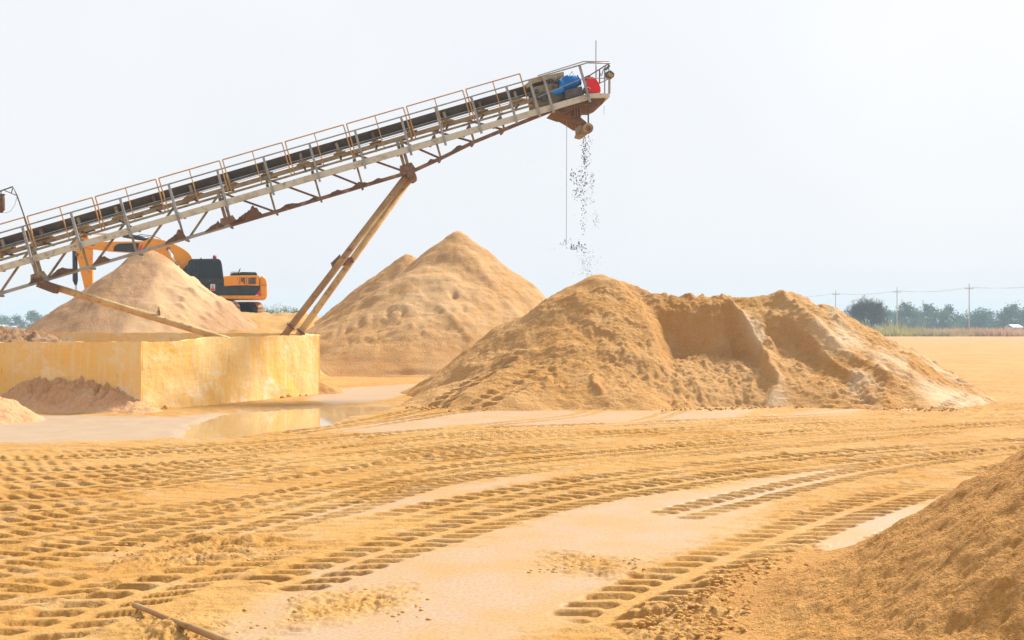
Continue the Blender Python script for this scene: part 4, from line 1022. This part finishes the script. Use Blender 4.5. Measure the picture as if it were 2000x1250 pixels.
# ------------------------------------------------------------------ vegetation
def crown_mesh(seed, w, h, dpt, z0, nclump, nleaf, ls, mat, name='crown', sparse=1.0):
    q = random.Random(seed); vs = []; fs = []
    cl = []
    for _ in range(nclump):
        th = q.uniform(0, 2*math.pi); rr_ = q.random()**.6; zz = q.uniform(0, 1)
        env = math.sin(math.pi*min(1, .18+.82*zz))**.6
        cl.append((math.cos(th)*rr_*w/2*env*.85, math.sin(th)*rr_*dpt/2*env*.85, z0+zz*h*.88, q.uniform(.12, .26)*w*sparse))
    for c in cl:
        for _ in range(nleaf):
            p = Vector((q.gauss(0, .5), q.gauss(0, .5), q.gauss(0, .36)))*c[3] + Vector(c[:3])
            n = Vector((q.gauss(0,1), q.gauss(0,1), q.gauss(0,1)+.6)).normalized(); u = n.orthogonal().normalized(); v = n.cross(u)
            s = ls*q.uniform(.6, 1.4); b = len(vs)
            vs += [tuple(p+u*s), tuple(p+v*s*.6), tuple(p-u*s), tuple(p-v*s*.6)]; fs.append((b, b+1, b+2, b+3))
    me = bpy.data.meshes.new(name); me.from_pydata(vs, [], fs); me.materials.append(mat); return me
def trunk_mesh(seed, h, r, spread, mat, nb=5):
    q = random.Random(seed); m = MB()
    m.tube([(0,0,-.3), (q.uniform(-.1,.1),0,h*.4), (q.uniform(-.3,.3),0,h*.75)], [r, r*.7, r*.3], 7)
    for k in range(nb):
        a = 2*math.pi*k/nb+q.random(); z = h*q.uniform(.25, .5)
        m.tube([(0,0,z), (math.cos(a)*spread*.4, math.sin(a)*spread*.4, z+h*.2), (math.cos(a)*spread*.8, math.sin(a)*spread*.8, z+h*.42)], [r*.5, r*.3, r*.1], 5)
    me = bpy.data.meshes.new('trunk'); me.from_pydata(m.v, [], m.f); me.materials.append(mat); return me
variants = []
for i, (wd, ht) in enumerate(((7.5,5.8),(9.5,6.2),(6.0,6.8),(11,5.0),(8,7.0))):
    variants.append((crown_mesh(40+i, wd, ht, wd, .7, 22, 75, .30, M['leaf_mid'] if i in (1, 4) else M['leaf_far']), trunk_mesh(50+i, ht, .2, wd*.4, M['bark'])))
def tree(px, D, var, sc, label, group, zb=0.0, name='tree', sz=1.0):
    x = (px-1000)/F*D
    t = thing(name, (x, D, zb), label, 'tree', group); t.scale = (sc, sc, sc*sz); t.rotation_euler[2] = (px*1.7) % 6.28
    for nm, me in zip(('crown', 'trunk'), variants[var]):
        o = bpy.data.objects.new(nm, me); COL.objects.link(o); o.parent = t
ords = ['first','second','third','fourth','fifth','sixth','seventh','eighth','ninth','tenth','eleventh','twelfth','thirteenth','fourteenth','fifteenth']
R1 = [(1606,300,0,.85),(1628,320,3,.8),(1650,290,1,.85),(1672,330,2,.95)]
for k, (px, D, v, s) in enumerate(R1): tree(px, D, v, s, f'hazy blue-green tree, {ords[k]} from the left of the far line, behind the right pile slope', 'trees of the far line')
R2 = [(1728,285,2,.95),(1750,300,0,.9),(1768,262,4,1.0),(1790,280,1,.95),(1812,270,4,.98),(1836,262,1,.93),(1852,280,2,1.0),(1872,300,0,.78)]
for k, (px, D, v, s) in enumerate(R2): tree(px, D, v, s, f'hazy blue-green tree, {ords[k]} to the right after the dark dry bush, before the tallest pole', 'trees of the far line')
R3 = [(1896,285,1,.85),(1916,265,3,.98),(1938,290,1,.82),(1958,275,0,.85),(1976,262,4,.95),(2000,258,1,1.0),(2030,262,4,1.0)]
for k, (px, D, v, s) in enumerate(R3): tree(px, D, v, s, f'hazy blue-green tree, {ords[k]} to the right from the tallest pole to the frame edge', 'trees of the far line')
R4 = [(-24,300,1,.85),(8,310,3,.75),(34,300,0,.72),(62,290,4,.78),(92,300,1,.8)]
for k, (px, D, v, s) in enumerate(R4): tree(px, D, v, s, f'hazy blue tree above the basin at the far left, {ords[k]} counting from the frame edge', 'hazy trees at the left')
R5 = [(640,330,3,.78),(668,340,1,.72),(610,350,3,.8)]
for k, (px, D, v, s) in enumerate(R5): tree(px, D, v, s, f'hazy tree between the conveyor legs and the tall pile, {("middle","right","left")[k]} one', 'hazy trees behind the legs')
# dry bush
def dry_bush(px, D, w, h, seed):
    q = random.Random(seed); t = thing('dry_bush', ((px-1000)/F*D, D, 0), 'big dark leafless dry bush in front of the far trees', 'bush')
    m = MB(); lv = []
    def br(p, d, L, r, dep):
        e = p+d*L; m.tube([p, e], [r, r*.6], 4, False)
        if dep == 0: 
            if q.random() < .6: lv.append(e)
            return
        for _ in range(q.choice((3, 4, 4))):
            n = (d+Vector((q.gauss(0,.42), q.gauss(0,.42), q.gauss(.05,.3)))).normalized(); br(e, n, L*q.uniform(.6,.85), r*.66, dep-1)
    for k in range(22):
        a = 2*math.pi*k/22; s = q.uniform(.2, 1.7)
        d = Vector((math.cos(a)*s, math.sin(a)*s, 1)).normalized(); br(Vector((math.cos(a)*.2, math.sin(a)*.2, 0)), d, h*.33, .10, 4)
    mx_ = max(abs(v[0]) for v in m.v); mz = max(v[2] for v in m.v)
    m.v = [(v[0]*w/2/mx_, v[1]*w/2/mx_, v[2]*h/mz) for v in m.v]
    m.build('branches', M['twig'], t, local=True)
    vs, fs = [], []
    for e in lv:
        for _ in range(2):
            p = Vector((e.x*w/2/mx_, e.y*w/2/mx_, e.z*h/mz))*0.97+Vector((q.gauss(0,.15), q.gauss(0,.15), q.gauss(0,.12))); b = len(vs); s = .07
            n = Vector((q.gauss(0,1), q.gauss(0,1), q.gauss(0,1))).normalized(); u = n.orthogonal().normalized()*s; v = n.cross(u)
            vs += [tuple(p+u), tuple(p+v), tuple(p-u), tuple(p-v)]; fs.append((b, b+1, b+2, b+3))
    me = bpy.data.meshes.new('dead_leaves'); me.from_pydata(vs, [], fs); me.materials.append(M['leaf_dry'])
    o = bpy.data.objects.new('dead_leaves', me); COL.objects.link(o); o.parent = t
dry_bush(1692, 172, 9.0, 7.0, 4)
# green shrubs on the bank behind the excavator
for k, (px, D, w_, h_, lab) in enumerate(((548,57,1.7,.80,'feathery green shrub on the bank, largest, left of the pipe legs'),(524,58,1.0,.62,'small green shrub on the bank right behind the excavator track'),(577,58,1.0,.6,'low green shrub on the bank touching the pipe legs'))):
    zb = float(base(np.array([(px-1000)/F*D]), np.array([float(D)]))[0])
    t = thing('green_shrub', ((px-1000)/F*D, D, zb-.03), lab, 'shrub', 'shrubs on the bank')
    q = random.Random(k); m = MB(); vs, fs = [], []
    for j in range(34):
        a = q.uniform(0, 6.28); s = q.uniform(0, .9); d = Vector((math.cos(a)*s, math.sin(a)*s, 1)).normalized(); L = h_*q.uniform(.6, 1.15)
        b0 = Vector((q.uniform(-.3,.3)*w_, q.uniform(-.2,.2)*w_, 0)); m.tube([b0, b0+d*L*.5, b0+d*L], [.008,.006,.002], 3, False)
        for i in range(16):
            p = b0+d*L*q.uniform(.2,1)+Vector((q.gauss(0,.05), q.gauss(0,.05), 0)); n = Vector((q.gauss(0,1), q.gauss(0,1), q.gauss(0,1))).normalized(); u = n.orthogonal().normalized()*.035; v = n.cross(u)*.5
            b = len(vs); vs += [tuple(p+u), tuple(p+v), tuple(p-u), tuple(p-v)]; fs.append((b, b+1, b+2, b+3))
    m.build('stems', M['twig'], t, local=True)
    me = bpy.data.meshes.new('leaves'); me.from_pydata(vs, [], fs); me.materials.append(M['leaf_olive']); o = bpy.data.objects.new('leaves', me); COL.objects.link(o); o.parent = t
# grass belt
q = np.random.default_rng(12); nG = 42000
gx_ = q.uniform(40, 150, nG); gy_ = 161+q.random(nG)**1.6*75
gx_[:3000] = q.uniform(-190, 40, 3000)
hh = 1.15*(0.6+1.0*q.random(nG))*(0.6+1.0*np.clip(fbm(gx_*0.10, gy_*0.10, 3, 200)+.35, 0, 1)) * np.where(gx_ > 69, .6, 1.0)
an = q.uniform(0, np.pi, nG); ww = 0.05+.09*q.random(nG); lx = q.normal(0, .25, nG)
v0 = np.stack([gx_-np.cos(an)*ww, gy_-np.sin(an)*ww, np.zeros(nG)-.02], 1); v1 = np.stack([gx_+np.cos(an)*ww, gy_+np.sin(an)*ww, np.zeros(nG)-.02], 1)
v2 = np.stack([gx_+lx*hh, gy_, hh], 1)
me = bpy.data.meshes.new('grass'); co = np.stack([v0, v1, v2], 1).reshape(-1, 3)
me.vertices.add(len(co)); me.vertices.foreach_set('co', co.astype(np.float32).ravel())
me.loops.add(nG*3); me.loops.foreach_set('vertex_index', np.arange(nG*3, dtype=np.int32)); me.polygons.add(nG)
me.polygons.foreach_set('loop_start', np.arange(0, nG*3, 3, dtype=np.int32)); me.polygons.foreach_set('loop_total', np.full(nG, 3, np.int32)); me.update(calc_edges=True)
me.materials.append(M['grass']); o = bpy.data.objects.new('grass', me); COL.objects.link(o)
tag(o, 'belt of olive and brown grass at the far end of the yard', 'grass', kind='stuff')

# ------------------------------------------------------------------ utility poles and wires
PL = [(1893,200,8.9),(1752,221,8.95),(1632,239,8.95)]
tops = []
labs = ['tallest and nearest concrete utility pole, rightmost of the three', 'middle utility pole of the three, right of the dry bush', 'smallest farthest utility pole, beside the slope of the main pile']
for (px, D, hz_), lb in zip(PL, labs):
    x = (px-1000)/F*D; t = thing('utility_pole', (x, D, 0), lb, 'utility pole', 'utility poles')
    one('tube', [(x,D,-.5), (x,D,hz_+1.0)], [.14,.09], 8).build('pole', M['concrete_grey'], t, True)
    one('bar', (x-.85,D-.1,hz_), (x+.85,D-.1,hz_), .1, .12).build('crossarm', M['concrete_grey'], t)
    for d in (-.75, .05, .75): one('tube', [(x+d,D-.1,hz_+.06), (x+d,D-.1,hz_+.26)], [.06,.04], 6).build('insulator', M['grey_steel'], t)
    tops.append((x, D, hz_))
nx = ((2090-1000)/F*178, 178, 8.9); far = ((1505-1000)/F*262, 262, 8.9)
seq = [nx]+tops+[far]
for d, lb in ((-.75,'faint overhead power line strung on the left crossarm ends'),(.05,'faint overhead power line strung over the pole centres'),(.75,'faint overhead power line strung on the right crossarm ends')):
    m = MB()
    for a, b in zip(seq[:-1], seq[1:]):
        pts = [Vector((a[0]+(b[0]-a[0])*t+d, a[1]+(b[1]-a[1])*t-.1, a[2]+(b[2]-a[2])*t+.28-1.0*4*t*(1-t)*.5)) for t in np.linspace(0, 1, 9)]
        m.tube(pts, .008, 4, False)
    tag(m.build('power_line', M['dark_steel']), lb, 'power line', 'power lines')
# far low sheds
for px, D, wd, lb in ((1980,245,2.0,'low white-roofed shed among the far trees at the right edge'),(8,300,9,'low white-roofed shed in the distance at the left edge')):
    x = (px-1000)/F*D; t = thing('shed', (x, D, 0), lb, 'shed', 'distant sheds')
    m = MB(); m.box((x, D, .6), (wd, 4, 1.3)); m.build('wall', M['concrete_grey'], t)
    m = MB(); m.prism([(x-wd/2-.2,D-2.3,1.26),(x+wd/2+.2,D-2.3,1.26),(x+wd/2+.2,D,1.9),(x-wd/2-.2,D,1.9)], (0,0,.07)); m.prism([(x-wd/2-.2,D+2.3,1.26),(x-wd/2-.2,D+.01,1.9),(x+wd/2+.2,D+.01,1.9),(x+wd/2+.2,D+2.3,1.26)], (0,0,.07)); m.build('roof', M['roof_white'], t)

# stick lying in the foreground
a = Vector((*G(262,1192), .03)); b = Vector((*G(395,1254), .055)); c = b+(b-a)*.6
m = MB(); pts = [a+(c-a)*t+Vector((0.004*math.sin(t*9), 0, 0.002*math.sin(t*14))) for t in np.linspace(0, 1, 14)]
m.tube(pts, [.016+.007*t for t in np.linspace(0, 1, 14)], 10)
tag(m.build('stick', M['pipe_dark'], None, True), 'straight brown stick lying on the sand at the bottom left', 'stick')
